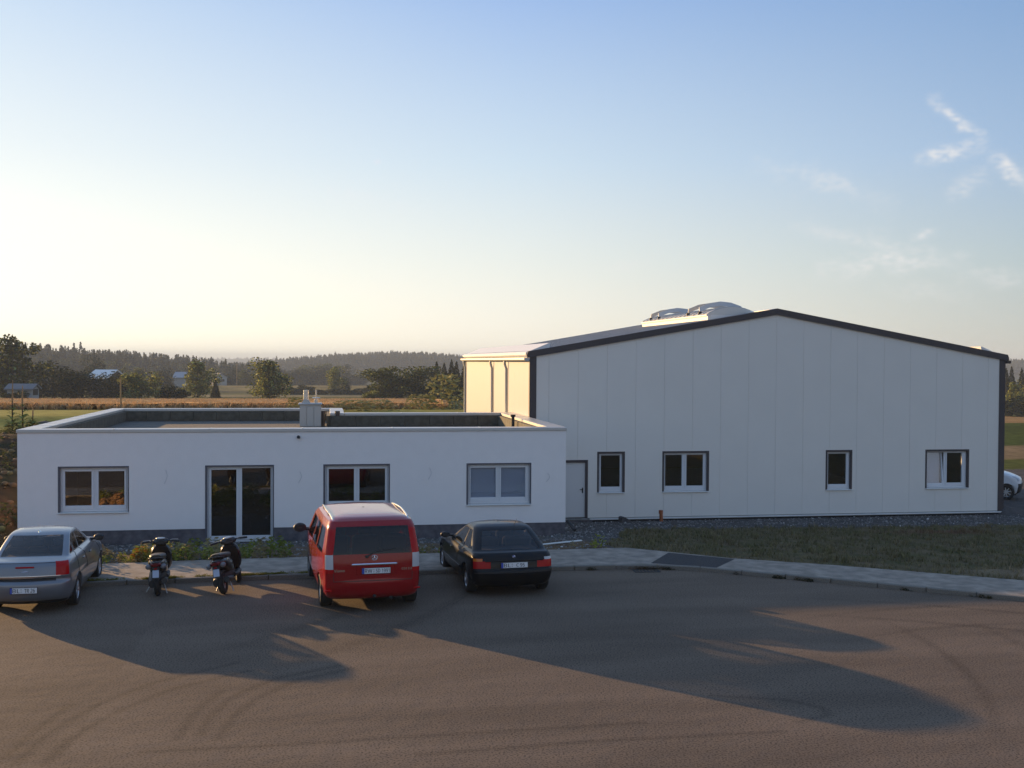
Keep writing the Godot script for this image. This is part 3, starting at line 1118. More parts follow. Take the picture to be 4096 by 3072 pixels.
	for c in [[-21.44, 2.58, 2.17], [-17.6, 2.49, 2.15], [-13.74, 2.57, 2.2], [-10.09, 2.36, 2.1]]:
		st = mb()
		var pts := []
		for i in 9:
			var u := i / 8.0
			pts.append(Vector3(c[0] + 0.05 * sin(u * 4.0) - 0.03, lerpf(c[1], c[2], u), zf + 0.01 + 0.07 * sin(PI * u)))
		tube(st, pts, 0.005, 6)
		obj("loose_cable", st, M.cable, b)
	st = mb()
	cyl(st, Vector3(-9.46, 0.86, zf - 0.1), Vector3(-9.30, 0.62, zf + 0.25), 0.055, 0.055, 12)
	obj("drain_spout", st, M.plastic, b)

# ---------------------------------------------------------------- metal hall
const HX := 9.515
func hall_top(x: float) -> float:
	return 7.64 - 0.1763 * absf(x)

func hall() -> void:
	var h := thing("metal_hall", "large pale grey metal hall with a low gable and dark edge trim", "building")
	var zb := -19.1
	var dr := [-8.42, -7.31, 0.0, 2.18]
	var h1 := [-6.96, -5.90, 0.93, 2.48]
	var h2 := [-4.46, -2.63, 0.93, 2.48]
	var h3 := [2.04, 3.13, 0.92, 2.475]
	var h4 := [6.17, 8.03, 0.92, 2.465]
	var holes := [dr, h1, h2, h3, h4]
	# front cladding, one upright panel after the other
	for k in range(-9, 9):
		var a := maxf(k * 1.1 + 0.003, -9.30)
		var e := minf((k + 1) * 1.1 - 0.003, 9.30)
		var st := mb()
		pierced(st, a, e, 0.03, func(x): return hall_top(x), holes, -0.06, 0.0)
		obj("wall_panel", st, M.panel, h)
	var st := mb()
	var hb := [[dr[0] - 0.02, dr[1] + 0.02, 0.0, 2.2]]
	for o in [h1, h2, h3, h4]:
		hb.append([o[0] - 0.02, o[1] + 0.02, o[2] - 0.02, o[3] + 0.02])
	pierced(st, -9.42, 9.42, 0.0, func(x): return hall_top(x), hb, -0.16, -0.064)
	obj("inner_wall", st, M.interior, h)
	# side and rear walls
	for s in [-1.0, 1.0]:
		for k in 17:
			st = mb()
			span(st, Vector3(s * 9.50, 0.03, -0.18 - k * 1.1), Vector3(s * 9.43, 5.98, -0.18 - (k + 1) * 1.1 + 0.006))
			obj("wall_panel", st, M.panel_sun_toned, h)
		st = mb()
		span(st, Vector3(s * 9.42, 0.0, -0.17), Vector3(s * 9.34, 5.97, zb + 0.1))
		obj("inner_wall", st, M.interior, h)
	st = mb()
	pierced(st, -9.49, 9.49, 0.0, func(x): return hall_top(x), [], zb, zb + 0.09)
	obj("rear_wall", st, M.panel_sun_toned, h)
	st = mb()
	span(st, Vector3(-9.33, -0.1, zb + 0.11), Vector3(9.33, -0.02, -0.17))
	obj("hall_floor", st, M.concrete, h)
	# dark plinth and base flashing
	st = mb()
	span(st, Vector3(-9.46, -0.6, -0.3), Vector3(9.46, -0.045, -0.04))
	span(st, Vector3(-9.46, -0.6, zb), Vector3(-9.2, -0.045, -0.301))
	span(st, Vector3(9.2, -0.6, zb), Vector3(9.46, -0.045, -0.301))
	obj("plinth", st, M.dark, h)
	st = mb()
	span(st, Vector3(dr[1] + 0.08, -0.045, -0.05), Vector3(9.56, 0.005, 0.05), 0.006)
	obj("base_flashing", st, M.white_sheet, h)
	# corner trims
	for s in [-1.0, 1.0]:
		st = mb()
		span(st, Vector3(s * 9.27, 0.006, 0.002), Vector3(s * 9.525, 6.05, 0.022), 0.003)
		span(st, Vector3(s * 9.502, 0.006, -0.17), Vector3(s * 9.525, 6.05, 0.001), 0.003)
		obj("corner_trim", st, M.dark_trim, h)
	# verge trims along the gable
	for s in [-1.0, 1.0]:
		st = mb()
		prism(st, PackedVector2Array([Vector2(0, 7.634), Vector2(s * 9.62, 7.634 - 0.1763 * 9.62), Vector2(s * 9.64, 7.634 - 0.1763 * 9.62 + 0.12), Vector2(s * 9.58, 7.634 - 0.1763 * 9.58 + 0.235), Vector2(0, 7.87)]), -0.05, 0.075)
		obj("verge_trim", st, M.dark_trim, h)
	# roof sheets
	for s in [-1.0, 1.0]:
		for k in 19:
			st = mb()
			var z1 := -0.052 - k * 1.005
			var z0 := z1 - 1.0
			var y0 := 7.80
			prism(st, PackedVector2Array([Vector2(0, 7.66), Vector2(s * 9.50, 7.66 - 0.1763 * 9.5), Vector2(s * 9.50, y0 - 0.1763 * 9.5), Vector2(0, y0)]), z0, z1)
			for r in 3:
				var zr := z1 - 0.17 - r * 0.333
				prism(st, PackedVector2Array([Vector2(0, y0), Vector2(s * 9.50, y0 - 0.1763 * 9.5), Vector2(s * 9.5, y0 - 0.1763 * 9.5 + 0.035), Vector2(0, y0 + 0.035)]), zr - 0.02, zr + 0.02)
			obj("roof_sheet", st, M.roof_sheet, h)
		# rounded eave profile, gutter, raised flashing above the eave
		st = mb()
		for k in 6:
			var za := -0.08 - k * 3.17
			prism(st, PackedVector2Array([Vector2(s * 9.48, 5.99), Vector2(s * 9.60, 5.99), Vector2(s * 9.66, 6.05), Vector2(s * 9.66, 6.12), Vector2(s * 9.60, 6.17), Vector2(s * 9.48, 6.19)]), za - 3.16, za)
		obj("eave_profile", st, M.white_sheet, h)
		st = mb()
		prism(st, PackedVector2Array([Vector2(s * 9.53, 5.90), Vector2(s * 9.55, 5.83), Vector2(s * 9.70, 5.83), Vector2(s * 9.74, 5.87), Vector2(s * 9.74, 5.94), Vector2(s * 9.53, 5.94)]), zb - 0.3, 0.06)
		obj("gutter", st, M.zinc if s < 0 else M.plastic, h)
		st = mb()
		prism(st, PackedVector2Array([Vector2(s * 9.44, 6.20), Vector2(s * 8.72, 6.315), Vector2(s * 8.68, 6.50), Vector2(s * 8.72, 6.50)]), zb + 0.1, -0.35)
		obj("snow_guard", st, M.white_sheet, h)
		for z in [-5.1, -9.1, -18.85]:
			st = mb()
			tube(st, [Vector3(s * 9.63, 5.84, z), Vector3(s * 9.63, 5.7, z), Vector3(s * 9.565, 5.5, z), Vector3(s * 9.565, 0.0, z)], 0.055, 12)
			obj("downpipe", st, M.zinc, h)
	# ridge cap
	st = mb()
	prism(st, PackedVector2Array([Vector2(-0.25, 7.80), Vector2(0, 7.845), Vector2(0.25, 7.80), Vector2(0.25, 7.83), Vector2(0, 7.876), Vector2(-0.25, 7.83)]), -2.55, -0.06)
	obj("ridge_cap", st, M.white_sheet, h)
	rooflight(h)
	# windows
	var t := [0.07, 0.075, 0.075]
	window(h, "window", h1[0], h1[1], h1[2], h1[3], 0.0, [[-6.80, -6.07, 1.165, 2.335]], M.dark_trim, t, true)
	window(h, "window", h2[0], h2[1], h2[2], h2[3], 0.0, [[-4.32, -3.67, 1.165, 2.335], [-3.49, -2.84, 1.165, 2.335]], M.dark_trim, t, true)
	window(h, "window", h3[0], h3[1], h3[2], h3[3], 0.0, [[2.18, 2.92, 1.15, 2.33]], M.dark_trim, t, true)
	window(h, "window", h4[0], h4[1], h4[2], h4[3], 0.0, [[6.30, 6.95, 1.15, 2.33], [7.13, 7.77, 1.15, 2.325]], M.dark_trim, t, true, false, 0)
	# side door
	st = mb()
	ring(st, dr[0], dr[1], 0.02, dr[3], -0.15, 0.02, 0.09, 0.09, 0.095, 0.0, 0.004)
	var d := obj("side_door", st, M.dark_trim, h)
	st = mb()
	span(st, Vector3(dr[0] + 0.09, 0.05, -0.09), Vector3(dr[1] - 0.09, dr[3] - 0.095, -0.04), 0.008)
	obj("door_leaf", st, M.door_grey, d)
	st = mb()
	span(st, Vector3(dr[1] - 0.21, 0.95, -0.04), Vector3(dr[1] - 0.165, 1.15, -0.025), 0.006)
	span(st, Vector3(dr[1] - 0.30, 1.075, -0.01), Vector3(dr[1] - 0.175, 1.10, 0.015), 0.006)
	span(st, Vector3(dr[1] - 0.20, 1.075, -0.025), Vector3(dr[1] - 0.175, 1.10, -0.008), 0.0)
	obj("handle", st, M.dark, d)
	st = mb()
	span(st, Vector3(dr[0], -0.03, -0.15), Vector3(dr[1] + 0.05, 0.015, 0.16), 0.01)
	obj("threshold", st, M.concrete, d)
	st = mb()
	span(st, Vector3(dr[0], -0.25, -0.03), Vector3(dr[1] + 0.15, -0.032, 0.14), 0.01)
	obj("door_step", st, M.plinth, h)

func vault_y(x: float) -> float:
	return 7.79 + 0.04 * (x + 0.82) + 0.25 * (1.0 - pow((x + 0.82) / 0.97, 2.0))

func rooflight(h: Node) -> void:
	var za := -2.65
	var zb := -12.0
	var st := mb()
	span(st, Vector3(-1.80, 7.40, zb), Vector3(-1.70, 7.70, za), 0.01)
	span(st, Vector3(-1.85, 7.67, zb), Vector3(-1.71, 7.74, za), 0.01)
	span(st, Vector3(0.10, 7.60, zb), Vector3(0.20, 7.82, za), 0.01)
	prism(st, PackedVector2Array([Vector2(-1.695, 7.45), Vector2(0.095, 7.60), Vector2(0.095, 7.81), Vector2(-1.695, 7.73)]), za - 0.1, za - 0.002)
	prism(st, PackedVector2Array([Vector2(-1.695, 7.45), Vector2(0.095, 7.60), Vector2(0.095, 7.81), Vector2(-1.695, 7.73)]), zb + 0.002, zb + 0.1)
	var r := obj("rooflight", st, M.white_sheet, h)
	var n := 10
	var arc := []
	for i in n + 1:
		var x := -1.77 + 1.92 * i / n
		arc.append(Vector3(x, vault_y(x), 0))
	st = mb()
	st.set_smooth_group(1)
	for i in n:
		var a: Vector3 = arc[i]
		var b: Vector3 = arc[i + 1]
		face(st, [a + Vector3(0, 0, za), b + Vector3(0, 0, za), b + Vector3(0, 0, zb), a + Vector3(0, 0, zb)], Vector3(0, 6, -7))
	st.set_smooth_group(-1)
	for z in [za, zb]:
		for i in n:
			face(st, [arc[i] + Vector3(0, 0, z), arc[i + 1] + Vector3(0, 0, z), Vector3(arc[i + 1].x, 7.72, z), Vector3(arc[i].x, 7.72, z)], Vector3(0, 7.9, -7))
	obj("vault", st, M.vault, r)
	var zr := za - 0.05
	while zr > zb:
		st = mb()
		tube(st, arc.map(func(p): return p + Vector3(0, 0.015, zr)), 0.02, 6)
		obj("vault_rib", st, M.zinc, r)
		zr -= 0.62
	# four raised vent flaps, each a low curved box
	for f in [[-3.9, -0.10], [-5.4, 0.10], [-9.6, -0.10], [-10.9, 0.10]]:
		st = mb()
		var seg := 4
		for i in seg:
			var x0 := lerpf(-1.72, 0.10, float(i) / seg)
			var x1 := lerpf(-1.72, 0.10, float(i + 1) / seg)
			for e in [[x0, x1]]:
				var pts := []
				for z in [0.0, 0.05]:
					for q in [[e[0], 0.11], [e[1], 0.11], [e[1], 0.29], [e[0], 0.29]]:
						pts.append(Vector3(q[0], vault_y(q[0]) + q[1], f[0] + z + (q[1] - 0.1) * f[1] * 4.0))
				var c := Vector3.ZERO
				for p in pts:
					c += p / 8.0
				for g in [[0, 1, 2, 3], [4, 5, 6, 7], [0, 1, 5, 4], [3, 2, 6, 7], [0, 3, 7, 4], [1, 2, 6, 5]]:
					face(st, g.map(func(q): return pts[q]), c)
		obj("vent_flap", st, M.flap, r)
		st = mb()
		for s in [-1.0, 1.0]:
			box(st, Vector3(-0.82 + s * 0.88, vault_y(-0.82 + s * 0.88) + 0.05, f[0]), Vector3(0.14, 0.12, 0.10), 0.02)
		obj("flap_hinge", st, M.plastic, r)

func yard_bits() -> void:
	var st := mb()
	cyl(st, Vector3(0, 0, 0), Vector3(-0.03, 0.52, 0), 0.065, 0.065, 16, false)
	cyl(st, Vector3(-0.03, 0.40, 0), Vector3(-0.031, 0.525, 0), 0.078, 0.078, 16, true)
	var o := obj("drain_pipe_stub", st, M.orange_pipe)
	tag(o, "short orange plastic pipe standing out of the gravel before the hall", "pipe")
	o.position = Vector3(-4.66, -0.17, 0.62)
	st = mb()
	prism(st, PackedVector2Array([Vector2(-0.17, 0), Vector2(0.20, 0), Vector2(0.20, 0.10), Vector2(-0.09, 0.25), Vector2(-0.17, 0.22)]), -0.13, 0.13)
	o = obj("stone_block", st, M.stone)
	tag(o, "dark tilted stone block lying at the foot of the hall right of the door", "block")
	o.position = Vector3(-6.06, -0.10, 0.55)
	o.rotation.y = 0.25
	st = mb()
	box(st, Vector3.ZERO, Vector3(1.25, 0.03, 0.09), 0.008)
	o = obj("white_board", st, M.white_sheet)
	tag(o, "narrow white board lying in the weeds right of the black hatchback", "board")
	o.position = Vector3(-10.6, ground_h(-10.6, 10.65) + 0.04, 10.65)
	o.rotation = Vector3(0, 0.16, 0.05)
	st = mb()
	ell(st, Vector3.ZERO, Vector3(0.55, 0.34, 0.45), 9, 6)
	o = obj("boulder", st, M.stone)
	tag(o, "dark grey boulder on the bank behind the left roof edge", "boulder")
	o.position = Vector3(-27.9, 3.0, -6.6)
	st = mb()
	ell(st, Vector3.ZERO, Vector3(0.2, 0.18, 0.2), 8, 5)
	o = obj("boulder", st, M.stone)
	tag(o, "small dark stone beside the boulder on the bank", "boulder")
	o.position = Vector3(-28.55, 2.98, -6.3)
	# wooden stake in the crop
	st = mb()
	cyl(st, Vector3.ZERO, Vector3(0, 2.3, 0), 0.06, 0.05, 8)
	o = obj("wooden_stake", st, M.wood)
	tag(o, "thin wooden stake standing at the near edge of the ripe crop", "stake")
	o.position = Vector3(-31.5, ground_h(-31.5, -44.0), -44.0)

# ---------------------------------------------------------------- vehicles
# rows: [height, half width, rear z, front z, rear corner radius, front corner radius, rear bulge, front bulge, steps to the next row]
# columns of one half: [kind, value]; 0 rear, 1 rear corner (degrees), 2 side, 3 front corner, 4 front
func columns(rear: Array, side: Array, front: Array) -> Array:
	var c := []
	for v in rear:
		c.append([0, v])
	for a in [22.5, 45.0, 67.5]:
		c.append([1, a])
	for v in side:
		c.append([2, v])
	for a in [67.5, 45.0, 22.5]:
		c.append([3, a])
	for v in front:
		c.append([4, v])
	return c

func shell_point(R: Array, c: Array, s: float, zm: float, hl: float, crown: float) -> Vector3:
	var w: float = R[1]
	var rr: float = minf(R[4], w * 0.95)
	var rf: float = minf(R[5], w * 0.95)
	var x := 0.0
	var z := 0.0
	var v: float = c[1]
	match int(c[0]):
		0:
			x = v * (w - rr)
			z = R[2] - R[6] * v * v
		1:
			x = w - rr + rr * sin(deg_to_rad(v))
			z = R[2] - R[6] - rr + rr * cos(deg_to_rad(v))
		2:
			x = w
			z = lerpf(R[2] - R[6] - rr, R[3] + R[7] + rf, v)
		3:
			x = w - rf + rf * sin(deg_to_rad(v))
			z = R[3] + R[7] + rf - rf * cos(deg_to_rad(v))
		_:
			x = v * (w - rf)
			z = R[3] + R[7] * v * v
	var q := absf(z - zm) / hl
	x *= 1.0 - 0.10 * pow(clampf(q, 0, 1.1), 4.0)
	return Vector3(x * s, R[0] + crown * (1.0 - pow(x / 0.95, 2.0)), z)

class Shell:
	var pts := []
	var nrm := []
	var u := []
	var n := 0

func shell(car: Node3D, rows: Array, cols: Array, paint: Material, patches: Array, wheels: Array, arch: float, body_name := "body") -> Shell:
	var zm: float = (rows[2][2] + rows[2][3]) * 0.5
	var hl: float = (rows[2][2] - rows[2][3]) * 0.5
	# fine rows
	var fine := []
	var us := []
	for i in rows.size():
		if i == rows.size() - 1:
			fine.append(rows[i])
			us.append(float(i))
			break
		var k: int = rows[i][8]
		for j in k:
			var t := float(j) / k
			var R := []
			var p0: Array = rows[maxi(i - 1, 0)]
			var p1: Array = rows[i]
			var p2: Array = rows[i + 1]
			var p3: Array = rows[mini(i + 2, rows.size() - 1)]
			for q in 8:
				var m1: float = (p2[q] - p0[q]) * 0.25
				var m2: float = (p3[q] - p1[q]) * 0.25
				var t2 := t * t
				var t3 := t2 * t
				R.append((2 * t3 - 3 * t2 + 1) * p1[q] + (t3 - 2 * t2 + t) * m1 + (3 * t2 - 2 * t3) * p2[q] + (t3 - t2) * m2)
			fine.append(R)
			us.append(i + t)
	var half := cols.size()
	var loop := []
	for i in range(half - 1, 0, -1):
		loop.append([cols[i], -1.0, -i])
	for i in half:
		loop.append([cols[i], 1.0, i])
	var sh := Shell.new()
	sh.n = loop.size()
	sh.u = us
	for r in fine.size():
		var line := []
		for l in loop:
			var p := shell_point(fine[r], l[0], l[1], zm, hl, 0.012 if us[r] > 3.5 else 0.0)
			if p.y < 0.75 and l[0][0] == 2:
				for wz in wheels:
					var dz: float = p.z - wz
					if absf(dz) < arch:
						p.y = maxf(p.y, 0.30 + sqrt(arch * arch - dz * dz))
			line.append(p)
		sh.pts.append(line)
	# normals from the faces round each point
	for r in fine.size():
		var line := []
		line.resize(sh.n)
		line.fill(Vector3.ZERO)
		sh.nrm.append(line)
	for r in fine.size() - 1:
		for c in sh.n - 1:
			var a: Vector3 = sh.pts[r][c]
			var b: Vector3 = sh.pts[r][c + 1]
			var d: Vector3 = sh.pts[r + 1][c + 1]
			var e: Vector3 = sh.pts[r + 1][c]
			var nn := (d - a).cross(e - b)
			var m := (a + b + d + e) * 0.25
			if nn.dot(m - Vector3(0, 0.6, m.z * 0.62)) < 0.0:
				nn = -nn
			for k in [[r, c], [r, c + 1], [r + 1, c + 1], [r + 1, c]]:
				sh.nrm[k[0]][k[1]] += nn
	for r in fine.size():
		for c in sh.n:
			var nn: Vector3 = sh.nrm[r][c]
			sh.nrm[r][c] = nn.normalized() if nn.length() > 1e-9 else Vector3.UP
	var bins := {}
	for r in fine.size() - 1:
		var uu: float = (us[r] + us[r + 1]) * 0.5
		for c in sh.n - 1:
			var ca: int = loop[c][2]
			var cb: int = loop[c + 1][2]
			var cm := (ca + cb) * 0.5
			var key := -1
			for k in patches.size():
				var p: Array = patches[k]
				if uu > p[1] and uu < p[2] and cm > p[3] and cm < p[4]:
					key = k
			var off: float = 0.0 if key < 0 else patches[key][6]
			var P := []
			var N := []
			for k in [[r, c], [r, c + 1], [r + 1, c + 1], [r + 1, c]]:
				N.append(sh.nrm[k[0]][k[1]])
				P.append(sh.pts[k[0]][k[1]] + sh.nrm[k[0]][k[1]] * off)
			if (P[2] - P[0]).cross(P[3] - P[1]).length() < 1e-8:
				continue
			if not bins.has(key):
				bins[key] = [PackedVector3Array(), PackedVector3Array()]
			var out: bool = (P[2] - P[0]).cross(P[3] - P[1]).dot(N[0] + N[1] + N[2] + N[3]) > 0.0
			for k in ([0, 2, 1, 0, 3, 2] if out else [0, 1, 2, 0, 2, 3]):
				bins[key][0].append(P[k])
				bins[key][1].append(N[k])
	var body: MeshInstance3D
	var keys := bins.keys()
	keys.sort()
	for key in keys:
		var arr := []
		arr.resize(Mesh.ARRAY_MAX)
		arr[Mesh.ARRAY_VERTEX] = bins[key][0]
		arr[Mesh.ARRAY_NORMAL] = bins[key][1]
		var am := ArrayMesh.new()
		am.add_surface_from_arrays(Mesh.PRIMITIVE_TRIANGLES, arr)
		if key < 0:
			body = hang(body_name, am, paint, car)
		else:
			hang(patches[key][0], am, M[patches[key][5]], car)
	return sh

func shell_at(sh: Shell, loopcol: int, u: float) -> Vector3:
	for r in sh.u.size() - 1:
		if u <= sh.u[r + 1]:
			var t: float = clampf((u - sh.u[r]) / maxf(sh.u[r + 1] - sh.u[r], 0.0001), 0, 1)
			return sh.pts[r][loopcol].lerp(sh.pts[r + 1][loopcol], t)
	return sh.pts[-1][loopcol]

func seam(sh: Shell, car: Node3D, col: int, u0: float, u1: float, r := 0.006) -> void:
	var pts := []
	for i in 13:
		pts.append(shell_at(sh, sh.n / 2 + col, lerpf(u0, u1, i / 12.0)))
	var st := mb()
	tube(st, pts, r, 6)
	obj("panel_gap", st, M.dark, car)

func wheel(car: Node3D, x: float, z: float, r: float, w: float, spokes: int, rim_mat: Material, turn := 0.0) -> void:
	var st := mb()
	var s := signf(x)
	var h := w * 0.5
	lathe(st, [Vector2(h * 0.9, r * 0.60), Vector2(h, r * 0.70), Vector2(h, r * 0.90), Vector2(h * 0.86, r * 0.98), Vector2(h * 0.5, r), Vector2(-h * 0.5, r), Vector2(-h * 0.86, r * 0.98), Vector2(-h, r * 0.90), Vector2(-h, r * 0.60), Vector2(h * 0.9, r * 0.60)], Vector3.ZERO)
	var t := obj("wheel", st, M.tyre, car)
	t.position = Vector3(x, r, z)
	t.rotation.y = turn
	st = mb()
	lathe(st, [Vector2(s * h * 0.86, r * 0.66), Vector2(s * h * 0.92, r * 0.62), Vector2(s * h * 0.80, r * 0.58), Vector2(-s * h * 0.5, r * 0.56)], Vector3.ZERO)
	cyl(st, Vector3(s * h * 0.2, 0, 0), Vector3(s * h * 0.85, 0, 0), r * 0.16, r * 0.13, 14)
	for k in spokes:
		var a := TAU * k / spokes + 0.2
		var B := Basis(Vector3.RIGHT, a)
		box(st, Vector3(s * h * 0.70, 0, 0) + B * Vector3(0, r * 0.36, 0), Vector3(h * 0.22, r * 0.50, r * 0.15), 0.01, B)
	obj("rim", st, rim_mat, t)
	st = mb()
	cyl(st, Vector3(s * h * 0.1, 0, 0), Vector3(s * h * 0.16, 0, 0), r * 0.40, r * 0.40, 18)
	obj("brake_disc", st, M.dark, t)

func number_plate(car: Node3D, at: Vector3, tiltx: float, left: String, right: String) -> void:
	var st := mb()
	box(st, Vector3.ZERO, Vector3(0.535, 0.125, 0.012), 0.004)
	var p := obj("number_plate", st, M.plastic, car)
	p.position = at
	p.rotation.x = tiltx
	st = mb()
	box(st, Vector3(0.02, 0, 0.008), Vector3(0.478, 0.108, 0.004))
	obj("plate_face", st, M.plate_white, p)
	st = mb()
	box(st, Vector3(-0.240, 0, 0.008), Vector3(0.040, 0.108, 0.004))
	obj("country_band", st, M.plate_blue, p)
	st = mb()
	cyl(st, Vector3(-0.045, 0.022, 0.010), Vector3(-0.045, 0.022, 0.013), 0.014, 0.014, 12)
	cyl(st, Vector3(-0.045, -0.022, 0.010), Vector3(-0.045, -0.022, 0.013), 0.014, 0.014, 12)
	obj("seal", st, M.zinc, p)
	for part in [[left, -0.142, 0.135], [right, 0.118, minf(0.25, 0.04 * right.length())]]:
		var l := lettering(part[0], 0.078, M.ink, p, Vector3(part[1], 0, 0.012), Basis(), "lettering", false)
		var bb := l.mesh.get_aabb()
		l.scale = Vector3(part[2] / bb.size.x, 0.076 / bb.size.y, 1.0)
		l.position -= Vector3(bb.get_center().x * l.scale.x, bb.get_center().y * l.scale.y, 0)

func cabin(car: Node3D, seats: Array, w: float, y0: float, z0: float, z1: float) -> void:
	var st := mb()
	span(st, Vector3(-w, y0 - 0.05, z1), Vector3(w, y0, z0))
	obj("cabin_floor", st, M.cabin, car)
	for s in seats:
		st = mb()
		var c := Vector3(s[0], s[1], s[2])
		box(st, c + Vector3(0, 0.05, -0.22), Vector3(s[3], 0.16, 0.5), 0.04)
		box(st, c + Vector3(0, 0.36, 0.06), Vector3(s[3], 0.58, 0.13), 0.05, Basis(Vector3.RIGHT, 0.18))
		box(st, c + Vector3(0, 0.74, 0.13), Vector3(minf(s[3] * 0.55, 0.27), 0.17, 0.09), 0.035, Basis(Vector3.RIGHT, 0.15))
		obj("seat", st, M.cabin, car)

func mirror(car: Node3D, at: Vector3, s: float, sz: Vector3, shell_mat: Material) -> void:
	var st := mb()
	ell(st, Vector3(s * sz.x * 0.5, 0, 0), sz * 0.5, 14, 10)
	box(st, Vector3(-s * 0.03, -sz.y * 0.22, -0.02), Vector3(0.12, 0.05, 0.07), 0.015)
	var m := obj("mirror", st, shell_mat, car)
	m.position = at
	st = mb()
	box(st, Vector3(s * sz.x * 0.5, 0, sz.z * 0.44), Vector3(sz.x * 0.72, sz.y * 0.66, 0.012), 0.004)
	obj("mirror_glass", st, M.mirror_face, m)

const SIDE_T := [0.0, 0.03, 0.06, 0.09, 0.12, 0.15, 0.18, 0.21, 0.24, 0.27, 0.30, 0.34, 0.38, 0.43, 0.48, 0.53, 0.58, 0.62, 0.66, 0.70, 0.73, 0.76, 0.79, 0.82, 0.85, 0.88, 0.91, 0.94, 0.97, 1.0]
# column numbers: 0..4 rear, 5..7 rear corner, 8..37 side, 38..40 front corner, 41..44 front

func red_van() -> void:
	var c := thing("red_van", "red passenger van with silver roof rails parked nose to the white building", "van")
	var rows := [
		[0.25, 0.84, 2.16, -2.15, 0.20, 0.30, 0.05, 0.10, 1],
		[0.32, 0.90, 2.32, -2.30, 0.18, 0.35, 0.06, 0.12, 2],
		[0.50, 0.938, 2.385, -2.38, 0.16, 0.35, 0.06, 0.14, 2],
		[0.62, 0.945, 2.395, -2.39, 0.15, 0.35, 0.06, 0.14, 1],
		[0.635, 0.945, 2.38, -2.38, 0.15, 0.35, 0.05, 0.14, 2],
		[0.80, 0.950, 2.375, -2.36, 0.15, 0.35, 0.05, 0.14, 1],
		[0.88, 0.950, 2.372, -2.34, 0.15, 0.35, 0.05, 0.14, 3],
		[1.165, 0.945, 2.345, -1.90, 0.145, 0.35, 0.05, 0.16, 4],
		[1.40, 0.905, 2.29, -1.42, 0.145, 0.32, 0.05, 0.16, 4],
		[1.655, 0.860, 2.21, -1.00, 0.14, 0.30, 0.05, 0.16, 1],
		[1.70, 0.850, 2.19, -0.92, 0.14, 0.30, 0.05, 0.16, 3],
		[1.80, 0.800, 2.12, -0.72, 0.15, 0.30, 0.05, 0.16, 2],
		[1.80, 0.800, 2.12, -0.72, 0.15, 0.30, 0.05, 0.16, 2],
		[1.855, 0.700, 1.98, -0.52, 0.2, 0.3, 0.05, 0.14, 3],
		[1.885, 0.450, 1.60, -0.20, 0.2, 0.2, 0.03, 0.08, 3],
		[1.892, 0.02, 0.70, 0.60, 0.01, 0.01, 0.0, 0.0, 1]]
	var cols := columns([0.0, 0.3, 0.6, 0.85, 1.0], SIDE_T, [1.0, 0.66, 0.33, 0.0])
	var pt := [
		["rear_window", 7.0, 10.0, -4, 4, "dark_glass", -0.004],
		["tail_light", 4.9, 9.0, 4, 6.6, "red_lens", 0.006], ["tail_light", 4.9, 9.0, -6.6, -4, "red_lens", 0.006],
		["lamp_window", 6.0, 7.0, 4, 6.6, "clear_lens", 0.009], ["lamp_window", 6.0, 7.0, -6.6, -4, "clear_lens", 0.009],
		["side_window", 7.0, 9.0, 10, 18, "car_glass", -0.004], ["side_window", 7.0, 9.0, 19, 24, "car_glass", -0.004], ["side_window", 7.0, 9.0, 25, 34, "car_glass", -0.004],
		["side_window", 7.0, 9.0, -18, -10, "car_glass", -0.004], ["side_window", 7.0, 9.0, -24, -19, "car_glass", -0.004], ["side_window", 7.0, 9.0, -34, -25, "car_glass", -0.004],
		["windscreen", 7.0, 10.0, 39, 45, "car_glass", -0.004], ["windscreen", 7.0, 10.0, -45, -39, "car_glass", -0.004]]
	var sh := shell(c, rows, cols, M.red_paint, pt, [1.45, -1.62], 0.40)
	var st := mb()
	span(st, Vector3(-0.72, 0.20, -2.05), Vector3(0.72, 0.55, 1.05))
	span(st, Vector3(-0.60, 0.28, 1.05), Vector3(0.60, 0.55, 2.1))
	cyl(st, Vector3(0.35, 0.27, 1.9), Vector3(0.35, 0.27, 2.25), 0.035, 0.035, 10)
	obj("underbody", st, M.plastic, c)
	cabin(c, [[-0.55, 0.72, 0.9, 0.5], [0.0, 0.72, 0.9, 0.5], [0.55, 0.72, 0.9, 0.5], [-0.5, 0.72, -0.55, 0.5], [0.5, 0.72, -0.55, 0.5]], 0.84, 0.62, 2.1, -1.8)
	for w in [[-0.80, 1.45], [0.80, 1.45], [-0.80, -1.62], [0.80, -1.62]]:
		wheel(c, w[0], w[1], 0.335, 0.23, 7, M.alloy)
	number_plate(c, Vector3(0.05, 0.845, 2.388), -0.04, "RW", "SD 1991")
	# chrome grip bar over the plate
	st = mb()
	box(st, Vector3(0.02, 0.975, 2.384), Vector3(0.84, 0.042, 0.035), 0.014)
	obj("chrome_bar", st, M.chrome, c)
	st = mb()
	box(st, Vector3(0.05, 0.87, 2.374), Vector3(0.72, 0.20, 0.012), 0.005)
	obj("plate_recess", st, M.red_paint, c)
	lettering("Viano", 0.052, M.chrome, c, Vector3(-0.62, 0.862, 2.365))
	lettering("CDI 2.2", 0.042, M.chrome, c, Vector3(0.62, 0.862, 2.365))
	# ring with a three-pointed star
	st = mb()
	var pts := []
	for i in 21:
		pts.append(Vector3(0.02 + 0.05 * cos(TAU * i / 20), 1.105 + 0.05 * sin(TAU * i / 20), 2.372))
	tube(st, pts, 0.006, 6)
	for k in 3:
		var a := PI / 2 + TAU * k / 3
		tube(st, [Vector3(0.02, 1.105, 2.374), Vector3(0.02 + 0.047 * cos(a), 1.105 + 0.047 * sin(a), 2.372)], 0.010, 5, 0.003)
	obj("badge", st, M.chrome, c)
	# wiper
	st = mb()
